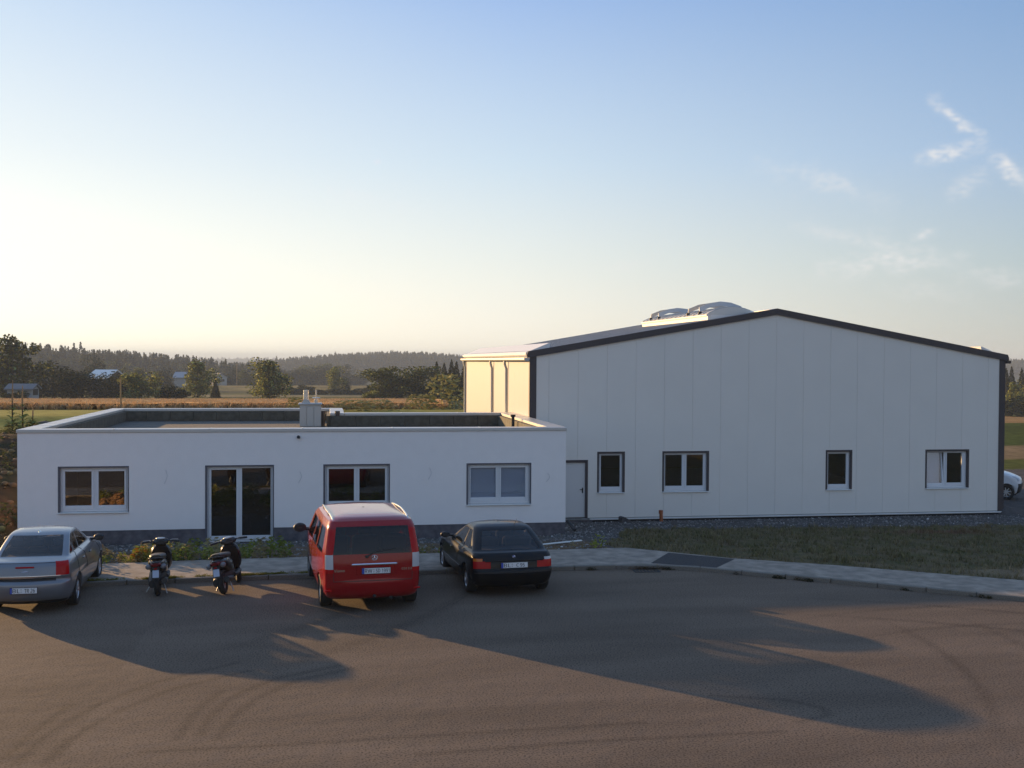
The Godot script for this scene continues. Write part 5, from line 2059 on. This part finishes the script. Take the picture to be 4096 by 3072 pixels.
func trunk_mesh(seed_: int, kind: String) -> ArrayMesh:
	var r := RandomNumberGenerator.new()
	r.seed = seed_
	var st := mb()
	if kind == "conifer":
		tube(st, [Vector3.ZERO, Vector3(0, 0.5, 0), Vector3(0, 0.97, 0)], 0.018, 6, 0.003)
	else:
		tube(st, [Vector3(0, -0.03, 0), Vector3(0.01, 0.2, 0.01), Vector3(-0.01, 0.5, 0.0), Vector3(0.0, 0.78, 0)], 0.03, 7, 0.006)
		for i in 7:
			var a := r.randf_range(0, TAU)
			var y := r.randf_range(0.16, 0.5)
			var d := Vector3(cos(a), 0, sin(a))
			tube(st, [Vector3(0, y, 0), Vector3(0, y + 0.09, 0) + d * 0.12, Vector3(0, y + 0.22, 0) + d * 0.26], 0.013, 5, 0.004)
	st.generate_normals()
	return st.commit()

const DARK_GREEN := Color(0.042, 0.058, 0.022)
const MID_GREEN := Color(0.115, 0.145, 0.042)
const PALE_GREEN := Color(0.26, 0.30, 0.09)

# x, z, height, width, kind, words that single it out
const TREES := [
	[-77.3, -189.9, 13.4, 11.0, "tall", 1, "tallest leafy tree at the left edge behind the crop"],
	[-86.0, -199.0, 9.5, 9.0, "round", 1, "leafy tree at the far left behind the tallest one"],
	[-72.6, -203.0, 8.2, 12.5, "round", 0, "broad dark tree right of the tallest left tree"],
	[-65.3, -194.9, 7.2, 11.0, "round", 0, "dark round tree left of the white barn roof"],
	[-59.6, -199.9, 6.0, 9.5, "round", 0, "low dark tree under the white barn roof"],
	[-52.5, -184.9, 7.0, 7.6, "round", 2, "sunlit round tree right of the white barn roof"],
	[-48.0, -189.9, 3.5, 4.0, "shrub", 0, "dark shrub at the foot of the sunlit round tree"],
	[-45.9, -191.9, 3.0, 3.6, "shrub", 0, "small dark shrub left of the tall pair of trees"],
	[-45.7, -221.9, 9.2, 8.0, "tall", 2, "tall leafy tree in front of the far white house"],
	[-40.6, -209.9, 4.2, 2.8, "conifer", 0, "small pointed conifer right of the tall tree by the house"],
	[-28.3, -189.9, 8.9, 8.3, "tall", 2, "tall bushy tree standing alone at the crop edge"],
	[-14.1, -339.9, 9.8, 7.0, "tall", 2, "slim tree standing on the pale stubble above the chimney"],
	[-10.4, -341.9, 5.8, 3.9, "round", 0, "small dark tree right beside the slim stubble tree"],
	[-5.2, -184.9, 7.2, 8.4, "tall", 1, "dark tree at the left end of the wood beside the hall"],
	[2.6, -199.9, 8.2, 11.5, "round", 1, "broad round tree in the wood left of the spruces"],
	[-1.7, -191.9, 6.6, 9.0, "round", 0, "low dark tree between the two larger wood trees"],
	[7.2, -204.9, 8.4, 5.0, "conifer", 0, "leftmost spruce of the row beside the hall"],
	[9.4, -209.9, 8.2, 5.0, "conifer", 0, "second spruce of the row beside the hall"],
	[10.6, -205.9, 8.9, 5.0, "conifer", 0, "third spruce of the row beside the hall"],
	[12.4, -211.9, 8.6, 5.0, "conifer", 0, "fourth spruce of the row beside the hall"],
	[13.9, -207.9, 8.9, 5.0, "conifer", 0, "spruce of the row nearest the hall corner"],
	[16.0, -207.0, 8.6, 5.0, "conifer", 0, "spruce of the row just behind the hall corner"],
	[4.5, -189.0, 4.2, 8.0, "shrub", 0, "dark shrub at the foot of the broad round wood tree"],
	[9.6, -190.0, 3.9, 8.0, "shrub", 0, "dark shrub in front of the spruces"],
	[-8.0, -181.0, 2.6, 3.4, "shrub", 2, "light green shrub at the left foot of the wood"],
	[13.2, -186.0, 3.9, 4.0, "shrub", 2, "light green shrub in front of the spruce nearest the hall"],
	[-61.4, -519.9, 9.8, 10.4, "round", 0, "dark distant tree right of the white house"],
	[-54.1, -499.9, 8.8, 9.0, "round", 1, "paler distant tree right of the white house"],
	[-51.0, -519.9, 8.0, 9.2, "round", 0, "distant tree left of the tree that stands alone"],
	[-62.6, -499.9, 6.3, 6.6, "shrub", 0, "low distant bush beside the white house"],
	[-40.6, -599.9, 9.8, 13.0, "round", 0, "left end tree of the distant wood on the knoll"],
	[-33.9, -619.9, 11.8, 13.5, "round", 0, "second tree from the left of the knoll wood"],
	[-26.4, -609.9, 10.8, 13.3, "round", 0, "third tree from the left of the knoll wood"],
	[-19.1, -629.9, 12.8, 13.8, "round", 0, "fourth tree from the left of the knoll wood"],
	[-10.8, -649.9, 11.8, 14.2, "round", 0, "fifth tree from the left of the knoll wood"],
	[-3.7, -639.9, 9.8, 12.4, "round", 0, "sixth tree from the left of the knoll wood"],
	[3.6, -649.9, 8.2, 11.0, "round", 0, "right end tree of the knoll wood"],
	[-30.4, -719.9, 16.5, 18.6, "round", 1, "paler crown behind the left half of the knoll wood"],
	[-18.2, -719.9, 17.5, 18.8, "round", 1, "paler crown behind the middle of the knoll wood"],
	[-46.2, -659.9, 12.9, 13.2, "round", 0, "dark crown behind the left end of the knoll wood"],
	[-6.0, -719.9, 15.0, 16.0, "tall", 0, "dark crown behind the right half of the knoll wood"],
	[-101.7, -289.9, 6.0, 7.8, "round", 2, "sunlit tree behind the low grey house at the left"],
	[-98.9, -379.9, 13.6, 10.0, "round", 0, "tall dark tree behind the white barn"],
	[-85.0, -379.9, 9.4, 10.0, "round", 1, "tree behind and right of the white barn"],
	[-76.0, -385.0, 8.6, 9.2, "round", 0, "dark tree left of the blue grey roof"],
	[-88.5, -230.0, 5.2, 9.0, "shrub", 0, "dark bush right of the low grey house"],
	[-71.0, -169.0, 2.4, 5.0, "shrub", 0, "dark bush in front of the low grey house"],
	[144.8, -204.9, 11.2, 5.6, "conifer", 0, "first dark spruce right of the hall"],
	[147.2, -212.9, 11.6, 5.4, "conifer", 0, "second dark spruce right of the hall"],
	[149.6, -205.9, 11.3, 5.4, "conifer", 0, "third dark spruce right of the hall"],
	[152.2, -213.9, 11.7, 5.4, "conifer", 0, "fourth dark spruce right of the hall"],
	[154.6, -206.9, 11.3, 5.4, "conifer", 0, "spruce at the right edge of the view"],
	[133.4, -184.9, 8.2, 4.0, "tall", 2, "yellow green young tree right of the hall corner"],
	[138.2, -185.9, 8.4, 4.4, "tall", 2, "yellow green young tree at the right edge of the view"],
	[127.0, -174.9, 5.0, 7.0, "shrub", 0, "dark hedge bush at the hall corner above the stubble"],
	[131.5, -175.4, 5.2, 7.0, "shrub", 0, "dark hedge bush at the right edge above the stubble"]]

func trees() -> void:
	var cols := [DARK_GREEN, MID_GREEN, PALE_GREEN]
	var crowns := {}
	var trunks := {}
	for kind in ["tall", "round", "shrub", "conifer"]:
		trunks[kind] = trunk_mesh(4, kind)
		for c in 3:
			for v in 2:
				crowns[kind + str(c) + str(v)] = crown_mesh(100 + c * 7 + v * 31 + kind.length(), kind, 3600 if kind != "shrub" else 2000, cols[c])
	var i := 0
	for t in TREES:
		var kind: String = t[4]
		var called := "spruce_tree" if kind == "conifer" else ("shrub" if kind == "shrub" else "leafy_tree")
		var o := thing(called, t[6], "shrub" if kind == "shrub" else "tree", Vector3(t[0], ground_h(t[0], t[1]) - 0.2, t[1]), rng.randf_range(0, TAU))
		var wide: float = 0.47 if kind == "conifer" else (0.86 if kind != "tall" else 0.74)
		o.scale = Vector3(t[3] / wide, t[2], t[3] / wide)
		hang("trunk", trunks[kind], M.bark, o)
		hang("crown", crowns[kind + str(t[5]) + str(i % 2)], M.leaf, o)
		i += 1
	# hedge on the far field edge: single bushes
	var hedge := [[-32.1, 2.3, 8.8], [-27.0, 3.0, 7.4], [-23.4, 3.6, 6.0], [-19.0, 2.4, 7.6], [-12.3, 2.8, 7.6], [-7.8, 2.6, 6.2], [-4.0, 3.0, 6.4], [-37.5, 1.8, 6.5]]
	for k in hedge.size():
		var b: Array = hedge[k]
		var z: float = -325.0 + b[0] * 0.1
		var o := thing("hedge_bush", "dark bush of the low hedge along the pale stubble, number %d counted from its left end" % (k + 1), "bush", Vector3(b[0], ground_h(b[0], z) - 0.2, z), rng.randf_range(0, TAU), "bushes of the hedge along the stubble")
		o.set_meta("label", ["dark bush at the left part of the hedge along the pale stubble", "tall dark bush in the left half of the stubble hedge", "tallest dark bush of the stubble hedge", "low dark bush in the middle of the stubble hedge", "dark bush under the slim tree in the stubble hedge", "dark bush right of the slim tree in the stubble hedge", "dark bush at the right end of the stubble hedge", "low bush at the far left end of the stubble hedge"][k])
		o.scale = Vector3(b[2] / 0.86, b[1], b[2] / 0.86)
		hang("crown", crowns["shrub0" + str(k % 2)], M.leaf, o)
	var weedy := leafy_mesh(420, 17)
	# tall weeds and bushes close behind the office roof
	for w in [[-8.4, -40.0, 2.6, 3.4, 2, "pale green bush at the corner of the hall behind the office roof"], [-10.2, -41.0, 1.2, 2.4, 2, "low pale bush left of the bush at the hall corner"], [-15.2, -32.0, 0.8, 3.4, 2, "weedy bush behind the roof right of the chimney"], [-13.4, -34.0, 0.8, 2.8, 1, "greenish weed clump right of the chimney behind the roof"], [-18.9, -40.0, 1.0, 2.0, 2, "tall weeds left of the chimney behind the roof"]]:
		var o := thing("weed_bush", w[5], "bush", Vector3(w[0], ground_h(w[0], w[1]) - 0.1, w[1]), rng.randf_range(0, TAU))
		o.scale = Vector3(w[3], w[2], w[3])
		hang("crown", weedy, M.pale_leaf, o)

func mullein(label: String, at: Vector3, h: float) -> void:
	var o := thing("mullein_plant", label, "plant", at, rng.randf_range(0, 6.0))
	var st := mb()
	tube(st, [Vector3.ZERO, Vector3(0.02, h * 0.5, 0.01), Vector3(0.0, h, 0.02)], 0.035, 6, 0.012)
	obj("stem", st, M.bark, o)
	st = mb()
	tube(st, [Vector3(0.015, h * 0.62, 0.01), Vector3(0.01, h * 0.8, 0.015), Vector3(0, h, 0.02)], 0.04, 7, 0.015)
	obj("flower_spike", st, M.wood, o)
	for k in 36:
		var y := h * rng.randf_range(0.02, 0.60)
		var a := rng.randf_range(0, TAU)
		var l := lerpf(0.62, 0.18, y / (h * 0.6)) * rng.randf_range(0.8, 1.1)
		var d := Vector3(cos(a), 0, sin(a))
		var s := d.cross(Vector3.UP) * l * 0.16
		st = mb()
		var p0 := Vector3(0, y, 0)
		var p1 := p0 + d * l * 0.5 + Vector3(0, l * 0.28, 0)
		var p2 := p0 + d * l + Vector3(0, l * 0.12, 0)
		for q in [[p0 - s * 0.3, p0 + s * 0.3, p1 + s, p1 - s], [p1 - s, p1 + s, p2, p2]]:
			for i in [0, 1, 2, 0, 2, 3]:
				st.set_color(Color(0.17, 0.21, 0.065))
				st.add_vertex(q[i])
		obj("leaf", st, M.leaf, o)

func blade_mesh(n: int, h: float, w: float, seed_: int) -> ArrayMesh:
	var r := RandomNumberGenerator.new()
	r.seed = seed_
	var st := mb()
	for k in n:
		var a := r.randf_range(0, TAU)
		var d := Vector3(cos(a), 0, sin(a))
		var s := Vector3(-d.z, 0, d.x) * w * 0.5
		var p0 := d * r.randf_range(0, 0.07)
		var hh := h * r.randf_range(0.55, 1.0)
		var p1 := p0 + d * hh * 0.15 + Vector3(0, hh * 0.6, 0)
		var p2 := p0 + d * hh * r.randf_range(0.25, 0.6) + Vector3(0, hh, 0)
		var g := r.randf_range(0.7, 1.25)
		for q in [p0 - s, p0 + s, p1 + s * 0.7, p0 - s, p1 + s * 0.7, p1 - s * 0.7, p1 - s * 0.7, p1 + s * 0.7, p2]:
			st.set_color(Color(g, g, g))
			st.add_vertex(q)
	st.generate_normals()
	return st.commit()

func leafy_mesh(n: int, seed_: int) -> ArrayMesh:
	var r := RandomNumberGenerator.new()
	r.seed = seed_
	var st := mb()
	for k in n:
		var a := r.randf_range(0, TAU)
		var y := r.randf()
		var p := Vector3(cos(a), 0, sin(a)) * (0.5 * sqrt(r.randf()) * (1.1 - 0.5 * y)) + Vector3(0, y, 0)
		var u := Vector3(r.randfn(), r.randfn() * 0.6, r.randfn()).normalized() * 0.14 * (1.0 if n < 200 else 0.45)
		var v := u.cross(Vector3(r.randfn(), r.randfn(), r.randfn()).normalized())
		var g := r.randf_range(0.6, 1.35)
		for q in [p - u, p + v * 0.6, p + u, p - u, p + u, p - v * 0.6]:
			st.set_color(Color(g, g, g))
			st.add_vertex(q)
	st.generate_normals()
	return st.commit()

func grass() -> void:
	var tuft := blade_mesh(9, 1.0, 0.045, 3)
	var xf := []
	var cols := []
	var tries := 0
	while xf.size() < 26000 and tries < 160000:
		tries += 1
		var x := rng.randf_range(-11.5, 16.0)
		var z := rng.randf_range(3.0, 24.0)
		if near_kind(x, z) != 3:
			continue
		var n := noise2.get_noise_2d(x * 10.0, z * 10.0)
		if n < rng.randf_range(-0.9, 0.15) and rng.randf() < 0.5:
			continue
		var h := rng.randf_range(0.04, 0.15) * (1.0 + n)
		xf.append(Transform3D(Basis(Vector3.UP, rng.randf_range(0, TAU)).scaled(Vector3(h * 1.3, h, h * 1.3)), Vector3(x, near_h(3, x, z) - 0.01, z)))
		var c := near_color(3, x, z)
		c = c.lerp(Color(0.085, 0.092, 0.036), 0.35) * rng.randf_range(0.75, 1.5)
		if rng.randf() < 0.09:
			c = Color(0.25, 0.21, 0.13)
		cols.append(c)
	tag(many("grass", tuft, M.blade, xf, cols), "dark uncut grass on the slope before the hall", "grass")
	# weeds on the lit strip of earth and at the feet of the walls
	var leafy := leafy_mesh(46, 5)
	xf = []
	cols = []
	for k in 420:
		var x := rng.randf_range(-24.5, -9.8)
		var z := along(WALK, x) - absf(rng.randfn()) * 0.75 - 0.08
		if z < 7.0 or (x > -19.4 and rng.randf() < 0.82):
			continue
		var n := noise2.get_noise_2d(x * 9.0 + 15.0, 3.0)
		if n < -0.05 and rng.randf() < 0.75:
			continue
		var h := rng.randf_range(0.10, 0.34) * (1.1 + n)
		xf.append(Transform3D(Basis(Vector3.UP, rng.randf_range(0, TAU)).scaled(Vector3(h * 1.1, h, h * 1.1)), Vector3(x, near_h(2, x, z) - 0.02, z)))
		var c := Color(0.24, 0.27, 0.055)
		if rng.randf() < 0.25:
			c = Color(0.26, 0.22, 0.11)
		elif rng.randf() < 0.04:
			c = Color(0.30, 0.15, 0.03)
		cols.append(c * rng.randf_range(0.7, 1.2))
	# two pale seed heads behind the first scooter, a green one behind the second
	for p in [[-20.75, 12.5, 0.55, 0], [-20.45, 12.3, 0.5, 0], [-19.55, 12.4, 0.58, 0], [-19.35, 12.5, 0.5, 0], [-18.75, 12.3, 0.3, 1], [-18.05, 12.4, 0.6, 1], [-17.8, 12.2, 0.4, 1], [-21.2, 12.4, 0.4, 1], [-20.9, 12.0, 0.45, 1]]:
		xf.append(Transform3D(Basis().scaled(Vector3(p[2], p[2], p[2])), Vector3(p[0], near_h(2, p[0], p[1]) - 0.02, p[1])))
		cols.append(Color(0.33, 0.30, 0.15) if p[3] == 0 else Color(0.16, 0.20, 0.04))
	tag(many("weeds", leafy, M.blade, xf, cols), "yellow green weeds between the gravel and the pavement", "weeds")
	# moss along the kerb
	xf = []
	cols = []
	for k in 1500:
		var x := rng.randf_range(-23.0, -15.6)
		var n := noise2.get_noise_2d(x * 14.0, 60.0)
		if rng.randf() > 0.55 + n:
			continue
		var z := along(KERB, x) - 0.16 + rng.randfn() * 0.05
		var h := rng.randf_range(0.015, 0.06)
		xf.append(Transform3D(Basis(Vector3.UP, rng.randf_range(0, TAU)).scaled(Vector3(h * 2.2, h, h * 2.2)), Vector3(x, LOT + 0.08, z)))
		cols.append(Color(0.20, 0.19, 0.03) * rng.randf_range(0.7, 1.2))
	for k in 500:
		var x := rng.randf_range(-11.0, 5.0)
		var n := noise2.get_noise_2d(x * 16.0, 90.0)
		if n < 0.12:
			continue
		var z := along(KERB, x) + 0.02 + absf(rng.randfn()) * 0.04
		var h := rng.randf_range(0.02, 0.09)
		xf.append(Transform3D(Basis(Vector3.UP, rng.randf_range(0, TAU)).scaled(Vector3(h * 2.0, h, h * 2.0)), Vector3(x, LOT - 0.005, z)))
		cols.append(Color(0.05, 0.05, 0.025) * rng.randf_range(0.7, 1.2))
	tag(many("moss", leafy, M.blade, xf, cols), "moss and small weeds growing along the kerbstones", "moss")
	# leaves in the drain
	xf = []
	cols = []
	for k in 160:
		var p := Vector2(rng.randfn() * 0.32, rng.randfn() * 0.10)
		xf.append(Transform3D(Basis(Vector3.UP, rng.randf_range(0, TAU)).scaled(Vector3.ONE * rng.randf_range(0.05, 0.09)), Vector3(-9.55 + p.x, LOT + 0.012, 15.2 + p.y)))
		cols.append(Color(0.085, 0.045, 0.025) * rng.randf_range(0.6, 1.5))
	tag(many("dead_leaves", leafy_mesh(3, 8), M.blade, xf, cols), "brown dead leaves gathered on the street drain", "leaves")
	# stones on the gravel and the earth bank
	var st := mb()
	ell(st, Vector3.ZERO, Vector3(0.5, 0.35, 0.42), 6, 4)
	st.generate_normals()
	var stone := st.commit()
	xf = []
	cols = []
	while xf.size() < 5200:
		var x := rng.randf_range(-25.4, 14.0)
		var z := rng.randf_range(0.0, 13.0)
		if near_kind(x, z) != 2:
			continue
		var s := 0.03 + 0.07 * pow(rng.randf(), 5.0) + rng.randf() * 0.02
		xf.append(Transform3D(Basis(Vector3(rng.randfn(), rng.randfn(), rng.randfn()).normalized(), rng.randf_range(0, TAU)).scaled(Vector3.ONE * s), Vector3(x, near_h(2, x, z), z)))
		var g := rng.randf_range(0.12, 0.28)
		if rng.randf() < 0.03:
			g = 0.5
		cols.append(Color(g, g * 0.97, g * 0.93))
	tag(many("gravel", stone, M.pebble, xf, cols), "loose grey stones on the gravel along the walls", "gravel")
	# earth clods and scrub on the left bank
	xf = []
	cols = []
	var xw := []
	var cw := []
	for k in 1500:
		var x := rng.randf_range(-34.0, -25.8)
		var z := rng.randf_range(-7.0, 14.0)
		if k % 3 == 0 and noise2.get_noise_2d(x * 7.0, z * 7.0 + 5.0) > -0.05:
			var h := rng.randf_range(0.15, 0.5)
			xw.append(Transform3D(Basis(Vector3.UP, rng.randf_range(0, TAU)).scaled(Vector3(h * 1.4, h, h * 1.4)), Vector3(x, near_h(1, x, z) - 0.05, z)))
			cw.append(Color(0.075, 0.085, 0.035) * rng.randf_range(0.7, 1.6))
			continue
		var s := 0.06 + 0.25 * pow(rng.randf(), 4.0)
		xf.append(Transform3D(Basis(Vector3(rng.randfn(), rng.randfn(), rng.randfn()).normalized(), rng.randf_range(0, TAU)).scaled(Vector3.ONE * s), Vector3(x, near_h(1, x, z), z)))
		cols.append(near_color(1, x, z) * rng.randf_range(0.8, 1.5))
	for k in 700:
		# clods of the loose heap
		var a := rng.randf_range(0, TAU)
		var q := sqrt(rng.randf())
		var x := -23.4 + cos(a) * q * 1.1
		var z := 10.7 + sin(a) * q * 1.5
		var s := 0.06 + 0.34 * pow(rng.randf(), 3.0)
		xf.append(Transform3D(Basis(Vector3(rng.randfn(), rng.randfn(), rng.randfn()).normalized(), rng.randf_range(0, TAU)).scaled(Vector3.ONE * s), Vector3(x, near_h(2, x, z), z)))
		cols.append(Color(0.30, 0.165, 0.075) * rng.randf_range(0.7, 1.3))
	tag(many("rubble", stone, M.pebble, xf, cols), "brown clods of earth on the bank left of the office", "rubble")
	tag(many("undergrowth", leafy, M.blade, xw, cw), "scrubby weeds growing on the earth bank", "undergrowth")

func crop() -> void:
	# ripe standing crop: a thick uneven slab with stalks along its near edge
	var st := mb()
	st.set_smooth_group(0)
	var right := func(d): return -16.87 + 0.1034 * d
	var d := 86.0
	var rows := []
	while d < 137.0:
		var row := []
		for i in 121:
			var u := i / 120.0
			var wob := noise2.get_noise_2d(u * 300.0, 7.0) * 2.5
			var x := lerpf(-160.0, right.call(d), u)
			var dd := d + (wob if d < 90.0 else 0.0)
			var z := 40.06 - dd
			row.append(Vector3(x, ground_h(x, z) + 0.45 + 0.08 * noise2.get_noise_2d(x * 14.0, z * 14.0), z))
		rows.append(row)
		d += 1.7
	for j in rows.size() - 1:
		for i in 120:
			var q := [rows[j][i], rows[j][i + 1], rows[j + 1][i + 1], rows[j + 1][i]]
			for k in [0, 2, 1, 0, 3, 2]:
				var n := noise2.get_noise_2d(q[k].x * 2.0, q[k].z * 6.0)
				st.set_color(Color(0.74, 0.48, 0.22) * (1.0 + 0.25 * n))
				st.add_vertex(q[k])
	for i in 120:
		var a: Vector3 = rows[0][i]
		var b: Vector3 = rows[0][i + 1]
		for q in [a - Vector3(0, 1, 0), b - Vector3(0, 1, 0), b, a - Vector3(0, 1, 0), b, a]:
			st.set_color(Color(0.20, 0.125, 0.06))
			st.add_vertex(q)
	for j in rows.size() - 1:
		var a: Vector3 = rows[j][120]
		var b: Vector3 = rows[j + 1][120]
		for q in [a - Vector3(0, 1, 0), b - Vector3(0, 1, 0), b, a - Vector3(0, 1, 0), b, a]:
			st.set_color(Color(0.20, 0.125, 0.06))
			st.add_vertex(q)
	var o := obj("crop_field", st, M.land)
	stuff(o)
	tag(o, "ripe orange brown crop standing behind the office roof", "crop field")
	var tuft := blade_mesh(10, 1.0, 0.06, 9)
	var xf := []
	var cols := []
	for k in 9000:
		var x := rng.randf_range(-62.0, -5.5)
		var dd := rng.randf_range(85.0, 136.5) if k % 3 != 0 else rng.randf_range(84.6, 89.0)
		if x > right.call(dd) + 0.3:
			continue
		if dd < 90.0:
			dd += noise2.get_noise_2d((x + 160.0) / (right.call(86.0) + 160.0) * 300.0, 7.0) * 2.5
		var z := 40.06 - dd
		var y := ground_h(x, z) + (0.3 if k % 3 != 0 else 0.0)
		var h := rng.randf_range(0.22, 0.36) if k % 3 != 0 else rng.randf_range(0.3, 0.7)
		xf.append(Transform3D(Basis(Vector3.UP, rng.randf_range(0, TAU)).scaled(Vector3(1.0, h, 1.0)), Vector3(x, y, z)))
		cols.append(Color(0.64, 0.41, 0.20) * rng.randf_range(0.7, 1.3) if rng.randf() < 0.9 else Color(0.45, 0.36, 0.22))
	tag(many("crop_stalks", tuft, M.blade, xf, cols), "single stalks rising from the ripe crop", "crop")

# hills: crest points (x, height), crest z, foot z, foot height
func hill(called: String, label: String, crest: Array, zc: float, zf: float, hf: float, col: Color, forest: Dictionary) -> void:
	var st := mb()
	st.set_smooth_group(0)
	var n := 60
	var x0: float = crest[0][0]
	var x1: float = crest[-1][0]
	var at := func(x: float, v: float) -> Vector3:
		var top := along(crest, x)
		var s := sin(v * PI * 0.5)
		var y := lerpf(hf, top, s) if v <= 1.0 else lerpf(top, hf, pow(v - 1.0, 1.5))
		var z := lerpf(zf, zc, v)
		# widen with distance so that the foot spans the same view as the crest
		var xx := -16.87 + (x + 16.87) * (40.06 - z) / (40.06 - zc)
		return Vector3(xx, y + 1.5 * noise2.get_noise_2d(xx * 0.3, z * 0.3), z)
	for j in 16:
		for i in n:
			var q := []
			for k in [[i, j], [i + 1, j], [i + 1, j + 1], [i, j + 1]]:
				q.append(at.call(lerpf(x0, x1, float(k[0]) / n), k[1] / 8.0 if k[1] <= 8 else 1.0 + (k[1] - 8) / 8.0))
			for k in [0, 2, 1, 0, 3, 2]:
				st.set_color(col)
				st.add_vertex(q[k])
	var o := obj(called, st, M.land)
	struct_(o)
	tag(o, label, "hill")
	var r := RandomNumberGenerator.new()
	r.seed = int(absf(zc))
	for f in forest.get("sets", []):
		var xf := []
		var cols := []
		for k in f[1]:
			var x := r.randf_range(x0, x1)
			var v := r.randf_range(forest.from, 1.06)
			if k % 4 == 0:
				v = r.randf_range(0.93, 1.04)
			var p: Vector3 = at.call(x, v)
			var h := r.randf_range(0.65, 1.1) * float(f[2])
			if r.randf() < 0.02:
				h *= 1.18
			var w := h * float(f[3])
			xf.append(Transform3D(Basis(Vector3.UP, r.randf_range(0, TAU)).scaled(Vector3(w, h, w)), p - Vector3(0, 0.4, 0)))
			cols.append(Color.WHITE * r.randf_range(0.6, 1.3))
		tag(many("forest", f[0], M.leaf, xf, cols), f[4], "forest")

func hills() -> void:
	var con := crown_mesh(55, "conifer", 330, DARK_GREEN)
	var con2 := crown_mesh(57, "conifer", 150, DARK_GREEN)
	var rnd := crown_mesh(56, "round", 240, MID_GREEN)
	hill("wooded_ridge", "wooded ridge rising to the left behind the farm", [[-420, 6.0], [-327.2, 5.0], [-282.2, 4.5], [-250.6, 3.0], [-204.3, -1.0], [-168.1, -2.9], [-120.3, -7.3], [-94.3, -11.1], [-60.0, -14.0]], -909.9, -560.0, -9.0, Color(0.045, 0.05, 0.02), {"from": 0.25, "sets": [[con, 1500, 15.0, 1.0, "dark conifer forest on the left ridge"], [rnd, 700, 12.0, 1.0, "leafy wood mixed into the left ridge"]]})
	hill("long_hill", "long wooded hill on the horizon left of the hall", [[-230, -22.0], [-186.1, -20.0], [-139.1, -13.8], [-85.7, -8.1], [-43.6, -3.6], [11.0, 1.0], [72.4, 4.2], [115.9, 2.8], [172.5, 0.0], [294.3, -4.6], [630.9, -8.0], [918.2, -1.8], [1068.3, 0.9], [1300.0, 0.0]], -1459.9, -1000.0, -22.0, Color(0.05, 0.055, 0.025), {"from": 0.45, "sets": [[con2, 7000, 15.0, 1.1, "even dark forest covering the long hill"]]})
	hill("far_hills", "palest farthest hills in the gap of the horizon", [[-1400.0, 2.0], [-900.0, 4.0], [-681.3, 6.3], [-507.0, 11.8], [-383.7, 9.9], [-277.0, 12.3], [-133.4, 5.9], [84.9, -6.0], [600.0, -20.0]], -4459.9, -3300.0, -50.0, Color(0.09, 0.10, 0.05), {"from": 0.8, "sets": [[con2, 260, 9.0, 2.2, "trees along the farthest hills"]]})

# ---------------------------------------------------------------- houses of the far farm
func house(label: String, at: Vector3, turn: float, w: float, d: float, h: float, rise: float, wall: Material, roof: Material, cat := "house", wins := 3) -> void:
	var o := thing("farm_house" if cat == "house" else "barn", label, cat, at, turn)
	var st := mb()
	prism(st, PackedVector2Array([Vector2(-w / 2, -1.0), Vector2(w / 2, -1.0), Vector2(w / 2, h), Vector2(0, h + rise), Vector2(-w / 2, h)]), -d / 2, d / 2)
	var wl := obj("wall", st, wall, o)
	for s in [-1.0, 1.0]:
		st = mb()
		var a := Vector2(s * (w / 2 + 0.5), h - 0.5 * rise / (w / 2))
		prism(st, PackedVector2Array([a, Vector2(0, h + rise), Vector2(0, h + rise + 0.25), a + Vector2(0, 0.25)]), -d / 2 - 0.4, d / 2 + 0.4, Transform3D())
		obj("roof", st, roof, o)
	for k in wins:
		st = mb()
		var x := lerpf(-w * 0.3, w * 0.3, (k + 0.5) / wins)
		box(st, Vector3(x, h * 0.55, d / 2 + 0.02), Vector3(1.0, 1.1, 0.06))
		obj("window", st, M.dark, wl)
		st = mb()
		box(st, Vector3(w / 2 + 0.02, h * 0.55, lerpf(-d * 0.3, d * 0.3, (k + 0.5) / wins)), Vector3(0.06, 1.1, 1.0))
		obj("window", st, M.dark, wl)

func farm() -> void:
	house("low grey house half hidden by trees at the far left", Vector3(-71.4, ground_h(-71.4, -175.0) + 1.0, -175.0), 1.45, 3.4, 4.4, 1.3, 0.7, M.house_wall, M.rooftile)
	house("dark barn with a large white sheet roof behind the trees", Vector3(-74.5, ground_h(-74.5, -270.0) + 1.5, -270.0), 1.05, 7.0, 6.5, 3.6, 1.9, M.barn_wood, M.white_sheet, "barn", 0)
	house("pale house with a blue grey roof behind the tall tree", Vector3(-72.4, ground_h(-72.0, -410.0) + 0.6, -410.0), 1.3, 4.6, 4.6, 3.4, 1.8, M.house_wall, M.roof_sheet)
	house("white house with a grey roof in the middle of the far farm", Vector3(-65.2, ground_h(-65.2, -480.0) + 0.4, -480.0), 0.5, 5.5, 6.8, 3.4, 1.6, M.house_wall, M.rooftile)
	var st := mb()
	cyl(st, Vector3.ZERO, Vector3(0, 9.5, 0), 0.16, 0.11, 8)
	box(st, Vector3(0, 9.0, 0), Vector3(1.6, 0.12, 0.12))
	var o := obj("utility_pole", st, M.wood)
	tag(o, "thin utility pole beside the far white house", "pole")
	o.position = Vector3(-53.0, ground_h(-53.0, -430.0), -430.0)

func _ready() -> void:
	rng.seed = 2024
	light_and_camera()
	materials()
	ground()
	office()
	hall()
	vehicles()
	yard_bits()
	trees()
	mullein("tall mullein with a dry flower spike at the left edge of the bank", Vector3(-29.0, 2.85, -6.2), 2.1)
	mullein("second tall mullein on the bank right of the first", Vector3(-28.58, 2.9, -6.1), 1.85)
	mullein("smallest mullein on the bank beside the boulder", Vector3(-28.25, 2.9, -6.3), 1.0)
	farm()
	crop()
	hills()
	grass()
